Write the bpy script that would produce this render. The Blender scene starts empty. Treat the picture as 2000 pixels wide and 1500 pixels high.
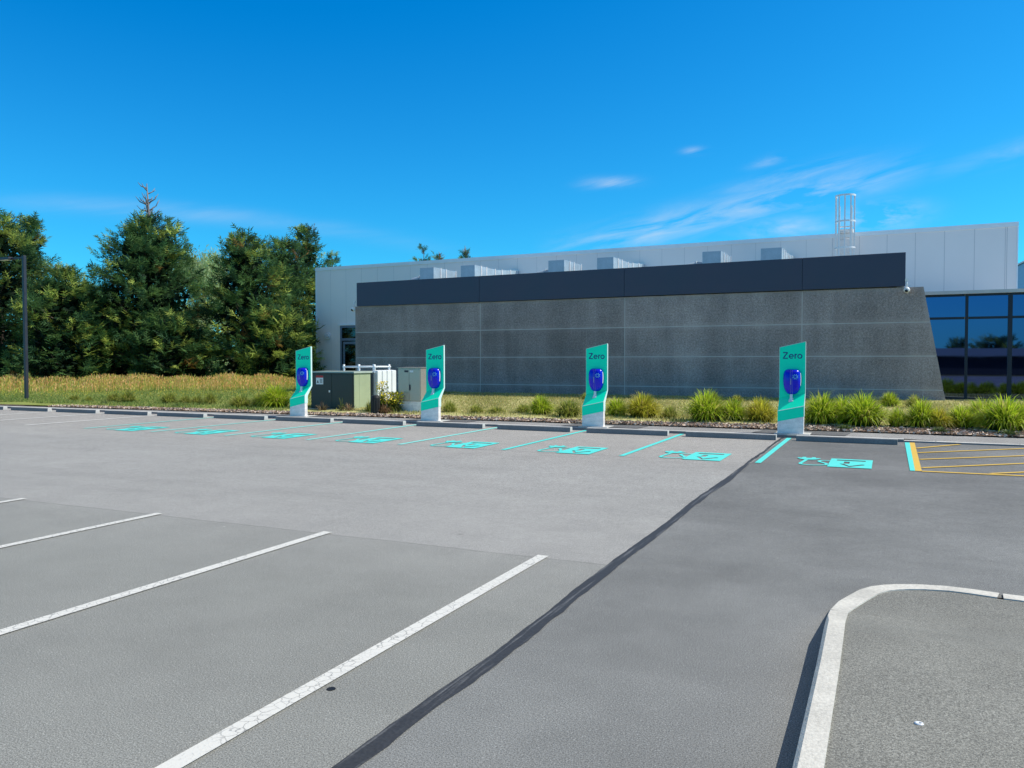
import bpy, math, random
import numpy as np
from mathutils import Vector, Matrix

random.seed(7)
RNG = np.random.default_rng(11)
scene = bpy.context.scene
COL = scene.collection
R = math.radians

# ------------------------------------------------------------------ helpers
def tag(o, label=None, cat=None, group=None, kind=None):
    if label: o["label"] = label
    if cat: o["category"] = cat
    if group: o["group"] = group
    if kind: o["kind"] = kind
    return o

def empty(name, loc=(0, 0, 0), rz=0.0):
    o = bpy.data.objects.new(name, None)
    o.empty_display_size = 0.2
    COL.objects.link(o)
    o.location = loc
    o.rotation_euler = (0, 0, rz)
    return o

def copy_tree(o, parent=None):
    c = o.copy()
    COL.objects.link(c)
    if parent is not None:
        c.parent = parent
    for ch in list(o.children):
        copy_tree(ch, c)
    return c

class MB:
    """collects shapes, builds ONE mesh object"""
    def __init__(s):
        s.v = []; s.f = []; s.m = []; s.c = []; s.sm = []
    def face(s, idx, m=0, sm=False):
        s.f.append(tuple(idx)); s.m.append(m); s.sm.append(sm)
    def poly(s, pts, m=0):
        b = len(s.v); s.v += [tuple(p) for p in pts]; s.face(range(b, b + len(pts)), m)
    def box(s, x0, x1, y0, y1, z0, z1, m=0):
        s.hexa([(x0, y0, z0), (x1, y0, z0), (x1, y1, z0), (x0, y1, z0),
                (x0, y0, z1), (x1, y0, z1), (x1, y1, z1), (x0, y1, z1)], m)
    def hexa(s, p, m=0):
        b = len(s.v); s.v += [tuple(q) for q in p]
        for q in ((3, 2, 1, 0), (4, 5, 6, 7), (0, 1, 5, 4), (1, 2, 6, 5), (2, 3, 7, 6), (3, 0, 4, 7)):
            s.face([b + i for i in q], m)
    def prism_y(s, poly, y0, y1, m=0):
        """polygon in XZ (counter-clockwise seen from -Y) extruded from y0 (front) to y1"""
        n = len(poly); b = len(s.v)
        s.v += [(x, y0, z) for x, z in poly] + [(x, y1, z) for x, z in poly]
        s.face(range(b, b + n), m); s.face(reversed(range(b + n, b + 2 * n)), m)
        for i in range(n):
            j = (i + 1) % n
            s.face((b + j, b + i, b + n + i, b + n + j), m)
    def prism_z(s, poly, z0, z1, m=0):
        n = len(poly); b = len(s.v)
        s.v += [(x, y, z0) for x, y in poly] + [(x, y, z1) for x, y in poly]
        s.face(reversed(range(b, b + n)), m); s.face(range(b + n, b + 2 * n), m)
        for i in range(n):
            j = (i + 1) % n
            s.face((b + i, b + j, b + n + j, b + n + i), m)
    def tube(s, pts, rad, n=8, m=0, cap=True):
        pts = [Vector(p) for p in pts]
        rads = rad if hasattr(rad, '__len__') else [rad] * len(pts)
        rings = []
        for i, p in enumerate(pts):
            d = (pts[min(i + 1, len(pts) - 1)] - pts[max(i - 1, 0)]).normalized()
            a = Vector((0, 0, 1)) if abs(d.z) < .9 else Vector((1, 0, 0))
            u = d.cross(a).normalized(); w = d.cross(u)
            b = len(s.v)
            for k in range(n):
                t = 2 * math.pi * k / n
                s.v.append(tuple(p + (u * math.cos(t) + w * math.sin(t)) * rads[i]))
            rings.append(b)
        for a, b in zip(rings[:-1], rings[1:]):
            for k in range(n):
                s.face((a + k, b + k, b + (k + 1) % n, a + (k + 1) % n), m, True)
        if cap:
            s.face([rings[0] + k for k in range(n)], m)
            s.face([rings[-1] + k for k in reversed(range(n))], m)
    def sphere(s, c, r, m=0, n=14, k=8, sz=1.0):
        b = len(s.v)
        for i in range(k + 1):
            a = math.pi * i / k
            for j in range(n):
                t = 2 * math.pi * j / n
                s.v.append((c[0] + r * math.sin(a) * math.cos(t), c[1] + r * math.sin(a) * math.sin(t), c[2] + r * sz * math.cos(a)))
        for i in range(k):
            for j in range(n):
                s.face((b + i * n + j, b + (i + 1) * n + j, b + (i + 1) * n + (j + 1) % n, b + i * n + (j + 1) % n), m, True)
    def ribbon(s, pts, w, z, m=0):
        """flat stripe in XY of width w along a polyline"""
        pts = [Vector((p[0], p[1])) for p in pts]
        b = len(s.v)
        for i, p in enumerate(pts):
            d = (pts[min(i + 1, len(pts) - 1)] - pts[max(i - 1, 0)]).normalized()
            nrm = Vector((-d.y, d.x)) * (w / 2 if not hasattr(w, '__len__') else w[i] / 2)
            s.v += [(p.x + nrm.x, p.y + nrm.y, z), (p.x - nrm.x, p.y - nrm.y, z)]
        for i in range(len(pts) - 1):
            a = b + 2 * i
            s.face((a, a + 1, a + 3, a + 2), m)
    def build(s, name, mats, parent=None, bevel=0.0, loc=None):
        me = bpy.data.meshes.new(name)
        me.from_pydata(s.v, [], s.f)
        mats = mats if isinstance(mats, (list, tuple)) else [mats]
        for mm in mats: me.materials.append(mm)
        if len(mats) > 1: me.polygons.foreach_set('material_index', s.m)
        me.polygons.foreach_set('use_smooth', s.sm)
        me.update()
        o = bpy.data.objects.new(name, me)
        COL.objects.link(o)
        if parent is not None: o.parent = parent
        if loc: o.location = loc
        if bevel:
            md = o.modifiers.new('bevel', 'BEVEL'); md.width = bevel; md.segments = 2
            md.limit_method = 'ANGLE'; md.angle_limit = R(35)
        return o

def np_mesh(name, V, F, mat, parent=None, colors=None, smooth=False):
    """V (n,3); F (m,k) all faces with k corners; colors (n,3)"""
    me = bpy.data.meshes.new(name)
    n, m, k = len(V), len(F), F.shape[1]
    me.vertices.add(n); me.vertices.foreach_set('co', np.asarray(V, np.float32).ravel())
    me.loops.add(m * k); me.loops.foreach_set('vertex_index', np.asarray(F, np.int32).ravel())
    me.polygons.add(m)
    me.polygons.foreach_set('loop_start', np.arange(0, m * k, k, dtype=np.int32))
    me.polygons.foreach_set('loop_total', np.full(m, k, np.int32))
    me.polygons.foreach_set('use_smooth', np.full(m, bool(smooth)))
    me.update(calc_edges=True)
    if colors is not None:
        a = me.color_attributes.new('tint', 'FLOAT_COLOR', 'POINT')
        c = np.ones((n, 4), np.float32); c[:, :3] = colors
        a.data.foreach_set('color', c.ravel())
    me.materials.append(mat)
    o = bpy.data.objects.new(name, me)
    COL.objects.link(o)
    if parent is not None: o.parent = parent
    return o

# ------------------------------------------------------------------ materials
class NT:
    def __init__(s, tree):
        s.t = tree; s.n = tree.nodes; s.l = tree.links
    def node(s, typ, **kw):
        nd = s.n.new(typ)
        for k, v in kw.items(): setattr(nd, k, v)
        return nd
    def put(s, sock, val):
        if isinstance(val, bpy.types.NodeSocket): s.l.new(val, sock)
        elif val is not None:
            if sock.type == 'RGBA' and not hasattr(val, '__len__'): val = (val, val, val, 1)
            elif sock.type == 'RGBA' and len(val) == 3: val = (*val, 1)
            sock.default_value = val
    def math(s, op, a, b=None, c=None, clamp=False):
        nd = s.node('ShaderNodeMath', operation=op, use_clamp=clamp)
        s.put(nd.inputs[0], a)
        if b is not None: s.put(nd.inputs[1], b)
        if c is not None: s.put(nd.inputs[2], c)
        return nd.outputs[0]
    def mix(s, fac, a, b, blend='MIX'):
        nd = s.node('ShaderNodeMix', data_type='RGBA', blend_type=blend)
        s.put(nd.inputs['Factor'], fac)
        s.put(nd.inputs[6], a); s.put(nd.inputs[7], b)
        return nd.outputs[2]
    def noise(s, vec, scale, detail=3, rough=.55, dist=0.0):
        nd = s.node('ShaderNodeTexNoise')
        if vec is not None: s.l.new(vec, nd.inputs['Vector'])
        nd.inputs['Scale'].default_value = scale; nd.inputs['Detail'].default_value = detail
        nd.inputs['Roughness'].default_value = rough; nd.inputs['Distortion'].default_value = dist
        return nd.outputs['Fac']
    def ramp(s, fac, lo, hi, a=0.0, b=1.0):
        nd = s.node('ShaderNodeMapRange', clamp=True)
        s.put(nd.inputs[0], fac); nd.inputs[1].default_value = lo; nd.inputs[2].default_value = hi
        nd.inputs[3].default_value = a; nd.inputs[4].default_value = b
        return nd.outputs[0]
    def scalevec(s, vec, sc):
        nd = s.node('ShaderNodeMapping'); s.l.new(vec, nd.inputs[0]); nd.inputs['Scale'].default_value = sc
        return nd.outputs[0]

def new_mat(name):
    m = bpy.data.materials.new(name); m.use_nodes = True
    t = NT(m.node_tree)
    return m, t, m.node_tree.nodes['Principled BSDF']

def bump(t, p, height, strength=.3, dist=.01):
    b = t.node('ShaderNodeBump'); b.inputs['Strength'].default_value = strength; b.inputs['Distance'].default_value = dist
    t.l.new(height, b.inputs['Height']); t.l.new(b.outputs[0], p.inputs['Normal'])

def pmat(name, col, rough=.6, metal=0.0, var=.12, scale=4.0, fine=0.0, fscale=60., bmp=0.0, bscale=80., spec=.5, coat=0.0, stretch=None):
    m, t, p = new_mat(name)
    vec = t.node('ShaderNodeTexCoord').outputs['Object']
    if stretch: vec = t.scalevec(vec, stretch)
    n1 = t.noise(vec, scale, 4)
    f = t.ramp(n1, .3, .7, 1 - var, 1 + var)
    if fine:
        f = t.math('MULTIPLY', f, t.ramp(t.noise(vec, fscale, 2), .3, .7, 1 - fine, 1 + fine))
    c = t.mix(1.0, (*col, 1), f, 'MULTIPLY')
    nd = t.n[-1]
    t.l.new(c, p.inputs['Base Color'])
    t.l.new(t.ramp(n1, .3, .7, max(0.02, rough - .06), min(1, rough + .06)), p.inputs['Roughness'])
    p.inputs['Metallic'].default_value = metal
    p.inputs['Specular IOR Level'].default_value = spec
    p.inputs['Coat Weight'].default_value = coat
    if bmp: bump(t, p, t.noise(vec, bscale, 3), bmp, .01)
    return m

def leaf_mat(name, trans=.35, rough=.55, gain=1.0, spec=.3):
    m, t, p = new_mat(name)
    a = t.node('ShaderNodeAttribute', attribute_name='tint')
    col = t.mix(1.0, a.outputs['Color'], (gain, gain, gain, 1), 'MULTIPLY')
    t.l.new(col, p.inputs['Base Color']); p.inputs['Roughness'].default_value = rough
    p.inputs['Specular IOR Level'].default_value = spec
    tr = t.node('ShaderNodeBsdfTranslucent'); t.l.new(col, tr.inputs[0])
    mx = t.node('ShaderNodeMixShader'); mx.inputs[0].default_value = trans
    t.l.new(p.outputs[0], mx.inputs[1]); t.l.new(tr.outputs[0], mx.inputs[2])
    out = [n for n in t.n if n.type == 'OUTPUT_MATERIAL'][0]
    t.l.new(mx.outputs[0], out.inputs[0])
    return m

# ---- asphalt (world position: old light seal left of the seam, newer bluish seal right of it)
SEAM_X = -2.11
def asphalt_mat(name, mode='lot'):
    m, t, p = new_mat(name)
    pos = t.node('ShaderNodeNewGeometry').outputs['Position']
    sp = t.node('ShaderNodeSeparateXYZ'); t.l.new(pos, sp.inputs[0])
    X, Y = sp.outputs[0], sp.outputs[1]
    big = t.noise(pos, .33, 4, .6)
    mid = t.noise(pos, 1.6, 4, .6)
    stretch = t.noise(t.scalevec(pos, (.25, 2.2, 1)), 1.0, 4, .6)
    if mode == 'lot':
        wob = t.math('MULTIPLY', t.math('SUBTRACT', t.noise(pos, 2.5, 3), .5), .05)
        joint = t.math('SUBTRACT', t.math('ADD', Y, wob), 6.53)
        lot = t.math('MULTIPLY_ADD', t.ramp(joint, -.04, .04, 1, 0), .55, t.ramp(joint, -1.6, .2, .45, 0))
        far = t.ramp(Y, 12.0, 15.5)
        aisle = t.mix(far, (.306, .298, .280), (.332, .314, .290))
        old = t.mix(lot, aisle, (.236, .236, .216))
        new = t.mix(t.ramp(Y, 4., 13.), (.197, .199, .190), (.160, .160, .155))
        isnew = t.ramp(X, SEAM_X - .01, SEAM_X + .01)
        c = t.mix(isnew, old, new)
        # blotches: strong on the new seal, weak on the old
        amp = t.math('MULTIPLY_ADD', isnew, .19, .055)
        f = t.math('ADD', t.math('MULTIPLY', t.ramp(big, .32, .68, -1, 1), amp), 1.0)
        f = t.math('MULTIPLY', f, t.ramp(mid, .3, .7, .94, 1.06))
        f = t.math('MULTIPLY', f, t.ramp(stretch, .3, .7, .98, 1.02))
        # coarse stone texture that stays visible across the lot
        ck = t.math('MULTIPLY_ADD', t.ramp(Y, 4.5, 11.0), .19, .03)
        f = t.math('MULTIPLY', f, t.math('ADD', 1.0, t.math('MULTIPLY', t.ramp(t.noise(pos, 26, 3, .75), .3, .7, -1, 1), ck)))
        f = t.math('MULTIPLY', f, t.math('ADD', 1.0, t.math('MULTIPLY', t.ramp(t.noise(pos, 8, 4, .75), .3, .7, -1, 1), t.math('MULTIPLY', ck, .55))))
        # small dark drips, tyre-polished tracks and hair cracks
        dv = t.node('ShaderNodeTexVoronoi'); t.l.new(pos, dv.inputs['Vector']); dv.inputs['Scale'].default_value = 1.1
        dc = t.node('ShaderNodeSeparateColor'); t.l.new(dv.outputs['Color'], dc.inputs[0])
        drip = t.math('MULTIPLY', t.math('GREATER_THAN', dc.outputs[0], .70), t.ramp(dv.outputs['Distance'], .015, .05, .38, 0))
        f = t.math('MULTIPLY', f, t.math('SUBTRACT', 1.0, drip))
        wv = t.node('ShaderNodeTexVoronoi'); t.l.new(pos, wv.inputs['Vector']); wv.inputs['Scale'].default_value = 1.7
        wc = t.node('ShaderNodeSeparateColor'); t.l.new(wv.outputs['Color'], wc.inputs[0])
        f = t.math('ADD', f, t.math('MULTIPLY', t.math('GREATER_THAN', wc.outputs[1], .80), t.ramp(wv.outputs['Distance'], .008, .022, 1.6, 0)))
        tracks = t.math('MULTIPLY', t.ramp(t.noise(t.scalevec(pos, (.12, 1.6, 1)), 1.0, 3, .5), .52, .66, 0, .05), t.ramp(Y, 6.6, 7.5))
        f = t.math('MULTIPLY', f, t.math('SUBTRACT', 1.0, tracks))
        # construction joint across the old seal, and the faint edge at the end of the bays
        jl = t.math('MULTIPLY', t.ramp(t.math('ABSOLUTE', joint), .0, .022, .30, 0), t.math('SUBTRACT', 1.0, isnew))
        j2 = t.ramp(t.math('ABSOLUTE', t.math('SUBTRACT', t.math('ADD', Y, wob), 14.0)), .0, .05, .16, 0)
        f = t.math('MULTIPLY', f, t.math('SUBTRACT', 1.0, t.math('MAXIMUM', jl, j2)))
    else:
        base = {'path': (.27, .262, .25), 'patch': (.125, .122, .122), 'island': (.200, .196, .172)}[mode]
        c = t.mix(0, base, base)
        f = t.ramp(big, .3, .7, .86, 1.14)
        f = t.math('MULTIPLY', f, t.ramp(mid, .3, .7, .9, 1.1))
    g1 = t.noise(pos, 120, 2, .65)
    g2 = t.noise(pos, 290, 1, .5)
    f = t.math('MULTIPLY', f, t.ramp(g1, .28, .72, .42, 1.58))
    f = t.math('MULTIPLY', f, t.ramp(g2, .28, .72, .5, 1.5))
    # pale stones
    vo = t.node('ShaderNodeTexVoronoi'); t.l.new(pos, vo.inputs['Vector']); vo.inputs['Scale'].default_value = 85
    sv = t.node('ShaderNodeSeparateColor'); t.l.new(vo.outputs['Color'], sv.inputs[0])
    st = t.math('MULTIPLY', t.math('GREATER_THAN', sv.outputs[0], .93), t.ramp(vo.outputs['Distance'], .2, .45, 1, 0))
    f = t.math('ADD', f, t.math('MULTIPLY', st, .55))
    col = t.mix(1.0, c, f, 'MULTIPLY')
    t.l.new(col, p.inputs['Base Color'])
    p.inputs['Roughness'].default_value = .82; p.inputs['Specular IOR Level'].default_value = .35
    bump(t, p, t.math('ADD', g1, t.math('MULTIPLY', g2, .5)), .5, .004)
    return m

def paint_mat(name, col, crack=.0, wear=.5, rough=.6):
    m, t, p = new_mat(name)
    pos = t.node('ShaderNodeNewGeometry').outputs['Position']
    c = t.mix(t.ramp(t.noise(pos, 3, 3), .3, .7, 0, .18), (*col, 1), tuple(x * .72 for x in col) + (1,))
    g = t.noise(pos, 70, 2)
    c = t.mix(t.ramp(g, .6, .78, 0, wear), c, (.2, .2, .2, 1))
    if crack:
        warp = t.node('ShaderNodeVectorMath', operation='ADD')
        wn = t.node('ShaderNodeTexNoise'); t.l.new(pos, wn.inputs['Vector']); wn.inputs['Scale'].default_value = 14
        sc = t.node('ShaderNodeVectorMath', operation='SCALE'); t.l.new(wn.outputs['Color'], sc.inputs[0]); sc.inputs['Scale'].default_value = .06
        t.l.new(pos, warp.inputs[0]); t.l.new(sc.outputs[0], warp.inputs[1])
        v = t.node('ShaderNodeTexVoronoi', feature='DISTANCE_TO_EDGE'); t.l.new(warp.outputs[0], v.inputs['Vector']); v.inputs['Scale'].default_value = 16
        ck = t.ramp(v.outputs['Distance'], .015, .055, crack, 0)
        c = t.mix(t.math('MULTIPLY', ck, t.ramp(t.noise(pos, 2.2, 2), .36, .55)), c, (.12, .12, .115, 1))
    t.l.new(c, p.inputs['Base Color']); p.inputs['Roughness'].default_value = rough
    bump(t, p, g, .35, .004)
    return m

M = {}
M['lot'] = asphalt_mat('car_park_asphalt'); M['path'] = asphalt_mat('path_asphalt', 'path')
M['patch'] = asphalt_mat('patch_asphalt', 'patch'); M['island'] = asphalt_mat('island_asphalt', 'island')
M['white_paint'] = paint_mat('white_line_paint', (.70, .68, .62), crack=.6)
M['far_white'] = paint_mat('far_white_line_paint', (.80, .79, .74), wear=.12)
M['aqua_paint'] = paint_mat('aqua_line_paint', (.10, .73, .66), wear=.4)
M['aqua_pale'] = paint_mat('aqua_line_paint_worn', (.26, .74, .66), wear=.25)
M['yellow_paint'] = paint_mat('yellow_line_paint', (.74, .47, .06), wear=.35)
M['concrete'] = pmat('kerb_concrete', (.58, .555, .495), .85, var=.14, scale=3, fine=.14, fscale=50, bmp=.35, bscale=90, spec=.3)
M['stop_concrete'] = pmat('wheel_stop_concrete', (.40, .40, .385), .85, var=.16, scale=2.5, fine=.15, fscale=40, bmp=.3, spec=.3)
def shaded_front_concrete(name, col, low, z0, z1):  # darkens faces turned to -Y: shade painted into the concrete colour
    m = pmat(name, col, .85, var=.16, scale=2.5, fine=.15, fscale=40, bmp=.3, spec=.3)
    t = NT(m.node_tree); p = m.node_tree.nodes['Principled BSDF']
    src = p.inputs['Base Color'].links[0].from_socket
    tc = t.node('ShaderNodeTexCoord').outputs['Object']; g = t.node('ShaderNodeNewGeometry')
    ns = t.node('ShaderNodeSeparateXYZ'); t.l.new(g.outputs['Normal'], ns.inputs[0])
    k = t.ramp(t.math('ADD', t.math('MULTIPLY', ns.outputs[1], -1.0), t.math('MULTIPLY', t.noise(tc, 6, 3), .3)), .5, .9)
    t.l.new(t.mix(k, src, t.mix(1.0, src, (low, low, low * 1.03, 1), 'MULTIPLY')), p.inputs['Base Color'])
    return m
M['stop_concrete'] = shaded_front_concrete('shaded_front_wheel_stop_concrete', (.50, .495, .475), .42, 0, .1)
M['kerb_front'] = shaded_front_concrete('shaded_front_kerb_concrete', (.50, .49, .46), .42, 0, .1)  # kerb face gets the same painted shade as the stops
M['pad'] = pmat('pad_concrete', (.50, .49, .46), .85, var=.1, scale=3, fine=.12, bmp=.3, spec=.3)
M['teal'] = pmat('teal_panel_paint', (.0, .95, .54), .5, var=.04, scale=2, spec=.2)
M['teal_edge'] = pmat('pale_edge_paint', (.62, .82, .78), .4, var=.03)
M['galv'] = pmat('galvanised_steel', (.88, .82, .78), .5, metal=.15, var=.16, scale=5, fine=.08, fscale=30, stretch=(1, 1, 2.2))
M['duct'] = pmat('duct_galvanised_steel', (.33, .43, .50), .42, metal=.1, var=.12, scale=2.2, fine=.06, fscale=20)
M['blue'] = pmat('glossy_blue_shell', (.001, .008, .62), .22, var=.05, spec=.35, coat=.25)
M['navy'] = pmat('navy_lettering', (.008, .03, .22), .5, var=.02)
M['white_plastic'] = pmat('white_plastic', (.78, .79, .80), .35, var=.03)
M['grey_plastic'] = pmat('grey_plastic', (.14, .16, .48), .35, var=.04)
M['latch'] = pmat('latch_plastic', (.45, .47, .60), .4, var=.03)
M['cyan'] = pmat('cyan_logo', (.22, .62, .75), .5, var=.02)
M['kiosk'] = pmat('dark_green_enamel', (.034, .042, .038), .5, var=.08, scale=1.5)
M['kiosk_side'] = pmat('pale_green_enamel', (.33, .39, .245), .55, var=.07, scale=2)  # side panel green, much paler than the body
M['kiosk_lid'] = pmat('kiosk_lid_enamel', (.30, .36, .30), .5, var=.06)
M['fin'] = pmat('white_radiator_enamel', (.74, .77, .78), .45, var=.04)
M['fin_dark'] = pmat('transformer_tank', (.16, .19, .21), .5, var=.06)
M['black'] = pmat('black_timber', (.007, .007, .008), .6, var=.3, scale=6, stretch=(6, 6, 1), bmp=.4, bscale=20)
M['pole'] = pmat('charcoal_pole_paint', (.022, .026, .038), .45, var=.08)
M['hall'] = pmat('white_cladding', (.93, .85, .81), .45, var=.03, scale=.3)
def oilcan(m, scale, strength):
    """slight waviness of sheet cladding"""
    t = NT(m.node_tree); p = m.node_tree.nodes['Principled BSDF']
    bump(t, p, t.noise(t.node('ShaderNodeTexCoord').outputs['Object'], scale, 2), strength, .05)
oilcan(M['hall'], .6, .10); oilcan(M['duct'], 1.6, .15)
M['hall_seam'] = pmat('cladding_seam', (.56, .54, .54), .6, var=.03)
M['cap'] = pmat('parapet_flashing', (.86, .88, .90), .35, var=.03)
M['fascia'] = pmat('navy_fascia_cladding', (.047, .049, .086), .42, var=.06, scale=.6)
oilcan(M['fascia'], .5, .10)
M['seam_dark'] = pmat('fascia_seam', (.02, .025, .05), .6, var=.05)
M['joint'] = pmat('panel_joint_mortar', (.56, .54, .53), .8, var=.1, scale=2)
M['frame_dark'] = pmat('dark_window_frame', (.008, .012, .028), .4, var=.05)
M['frame_blue'] = pmat('grey_door_frame', (.16, .20, .27), .4, var=.05)
M['trim'] = pmat('grey_roof_trim', (.52, .55, .58), .4, var=.05)
M['red'] = pmat('red_label', (.5, .03, .03), .5, var=.04)
M['roof'] = pmat('roof_membrane', (.42, .44, .46), .7, var=.08)
M['bark'] = pmat('tree_bark', (.085, .068, .055), .9, var=.3, scale=6, stretch=(1, 1, .3), bmp=.5, bscale=12)
M['dead_wood'] = pmat('grey_dead_wood', (.20, .19, .19), .9, var=.2, scale=6)
M['foliage'] = leaf_mat('conifer_foliage', .40, .6, spec=.15)
M['pale_foliage'] = leaf_mat('willow_foliage', .6, .5)
M['blade'] = leaf_mat('tussock_blades', .55, .42, spec=.35)
M['grass'] = leaf_mat('grass_blades', .5, .6)
M['chips'] = leaf_mat('mulch_chips', 0.0, .9, spec=.1)
M['petal'] = pmat('yellow_petals', (.72, .56, .02), .6, var=.1)

def wall_mat():
    m, t, p = new_mat('exposed_aggregate_concrete')
    tc = t.node('ShaderNodeTexCoord').outputs['Object']
    uv1 = t.node('ShaderNodeUVMap', uv_map='lower').outputs[0]
    uv2 = t.node('ShaderNodeUVMap', uv_map='upper').outputs[0]
    a = t.node('ShaderNodeSeparateXYZ'); t.l.new(uv1, a.inputs[0])
    b = t.node('ShaderNodeSeparateXYZ'); t.l.new(uv2, b.inputs[0])
    d = t.math('MINIMUM', t.math('MINIMUM', a.outputs[0], a.outputs[1]), t.math('MINIMUM', b.outputs[0], b.outputs[1]))
    tint = t.node('ShaderNodeAttribute', attribute_name='tint').outputs['Color']
    edge = t.ramp(t.math('ADD', d, t.math('MULTIPLY', t.math('SUBTRACT', t.noise(tc, 3, 3), .5), .16)), -.02, .17, 1, 0)
    f = t.ramp(t.noise(tc, .8, 5, .65), .3, .7, .80, 1.20)
    f = t.math('MULTIPLY', f, t.ramp(t.noise(t.scalevec(tc, (1.4, 1, .15)), 1.0, 4, .6), .3, .7, .83, 1.14))
    g1 = t.noise(tc, 16, 3, .7); g2 = t.noise(tc, 42, 2, .6)
    spk = t.math('MULTIPLY', t.ramp(g1, .3, .7, .66, 1.34), t.ramp(g2, .3, .7, .60, 1.40))
    amp = t.math('SUBTRACT', 1.0, t.math('MULTIPLY', edge, .75))
    spk = t.math('ADD', 1.0, t.math('MULTIPLY', t.math('SUBTRACT', spk, 1.0), amp))
    f = t.math('MULTIPLY', f, spk)
    f = t.math('MULTIPLY', f, t.math('ADD', 1.0, t.math('MULTIPLY', edge, .20)))
    c = t.mix(1.0, tint, f, 'MULTIPLY')
    t.l.new(c, p.inputs['Base Color']); p.inputs['Roughness'].default_value = .85
    p.inputs['Specular IOR Level'].default_value = .3
    bump(t, p, g2, .5, .02)
    return m
M['wall'] = wall_mat()

def glass_mat(name, col=(.085, .12, .27), rough=.02):
    m, t, p = new_mat(name)
    tc = t.node('ShaderNodeTexCoord').outputs['Object']
    p.inputs['Base Color'].default_value = (*col, 1)
    p.inputs['Metallic'].default_value = 1.0
    t.l.new(t.ramp(t.noise(tc, 2, 2), .3, .7, rough * .6, rough * 1.4), p.inputs['Roughness'])
    bump(t, p, t.noise(tc, .55, 1), .05, .02)
    return m
M['glass'] = glass_mat('tinted_glazing')
M['door_glass'] = glass_mat('dark_door_glass', (.05, .06, .08))

def steel_cabinet_mat():
    m, t, p = new_mat('brushed_stainless_steel')
    tc = t.node('ShaderNodeTexCoord').outputs['Object']
    p.inputs['Metallic'].default_value = .45
    t.l.new(t.mix(t.noise(t.scalevec(tc, (1, 1, 30)), 6, 2), (.40, .365, .32), (.52, .475, .415)), p.inputs['Base Color'])
    p.inputs['Roughness'].default_value = .22
    bump(t, p, t.noise(tc, 2.5, 2), .10, .02)
    return m
M['stainless'] = steel_cabinet_mat()

def ground_mat(name, ca, cb, cc, scale=.5):
    m, t, p = new_mat(name)
    pos = t.node('ShaderNodeNewGeometry').outputs['Position']
    c = t.mix(t.ramp(t.noise(pos, scale, 5, .65), .35, .65), (*ca, 1), (*cb, 1))
    c = t.mix(t.ramp(t.noise(pos, scale * 7, 4, .7), .45, .7, 0, .8), c, (*cc, 1))
    c = t.mix(1.0, c, t.ramp(t.noise(pos, 30, 2), .3, .7, .7, 1.3), 'MULTIPLY')
    t.l.new(c, p.inputs['Base Color']); p.inputs['Roughness'].default_value = .95
    p.inputs['Specular IOR Level'].default_value = .1
    bump(t, p, t.noise(pos, 25, 3), .8, .05)
    return m
M['ground'] = ground_mat('dry_ground', (.17, .15, .07), (.10, .12, .045), (.22, .18, .09), .2)
M['mulch'] = ground_mat('bark_mulch', (.21, .145, .105), (.33, .25, .19), (.44, .36, .29), 1.5)
def lawn_mat():
    m, t, p = new_mat('lawn_turf')
    pos = t.node('ShaderNodeNewGeometry').outputs['Position']
    sp = t.node('ShaderNodeSeparateXYZ'); t.l.new(pos, sp.inputs[0])
    n = t.noise(pos, .5, 4, .6)
    dry = t.ramp(t.math('ADD', sp.outputs[0], t.math('MULTIPLY', n, 8)), -19, -10)
    c = t.mix(dry, (.24, .29, .075), (.56, .51, .24))
    c = t.mix(t.ramp(t.noise(pos, 3, 4, .7), .4, .7, 0, .6), c, t.mix(dry, (.38, .37, .12), (.42, .42, .15)))
    c = t.mix(1.0, c, t.ramp(t.noise(pos, 25, 3), .3, .7, .65, 1.35), 'MULTIPLY')
    t.l.new(c, p.inputs['Base Color']); p.inputs['Roughness'].default_value = .95
    p.inputs['Specular IOR Level'].default_value = .1
    bump(t, p, t.noise(pos, 25, 3), .9, .05)
    return m
M['lawn'] = lawn_mat()

def tar_mat():
    m, t, p = new_mat('seam_tar')
    pos = t.node('ShaderNodeNewGeometry').outputs['Position']
    st = t.noise(t.scalevec(pos, (26, .9, 1)), 1.0, 4, .65)
    c = t.mix(t.ramp(st, .53, .68, 0, .9), (.034, .034, .035), (.17, .17, .168))
    t.l.new(t.mix(1.0, c, t.ramp(t.noise(pos, 60, 2), .3, .7, .75, 1.25), 'MULTIPLY'), p.inputs['Base Color'])
    p.inputs['Roughness'].default_value = .62
    bump(t, p, t.noise(pos, 40, 3), .3, .005)
    return m
M['tar'] = tar_mat()

# ------------------------------------------------------------------ setting
BAY = 2.3821; X0 = .3773          # bay pitch, position of the rightmost bay line
YA, YB = 14.22, 18.85             # ends of the bay lines
def lx(k): return X0 + k * BAY
def gz(y): return .085 + max(0.0, min(y, 30.0) - 19.9) * .0265
def bed_front(x): return 20.12 + (x if x < 0 else 0) * .030 if x > -30 else 19.22
def bed_back(x): return bed_front(x) + (.55 if x < -5 else .55 + min(1.0, (x + 5) / 8) * 1.3)

o = MB(); o.poly([(-900, -900, -.06), (900, -900, -.06), (900, 900, -.06), (-900, 900, -.06)])
tag(o.build('ground', M['ground']), kind='structure')
o = MB(); o.poly([(-75, -45, 0), (45, -45, 0), (45, 18.95, 0), (-75, 18.95, 0)])
tag(o.build('car_park', M['lot']), kind='structure')

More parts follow.
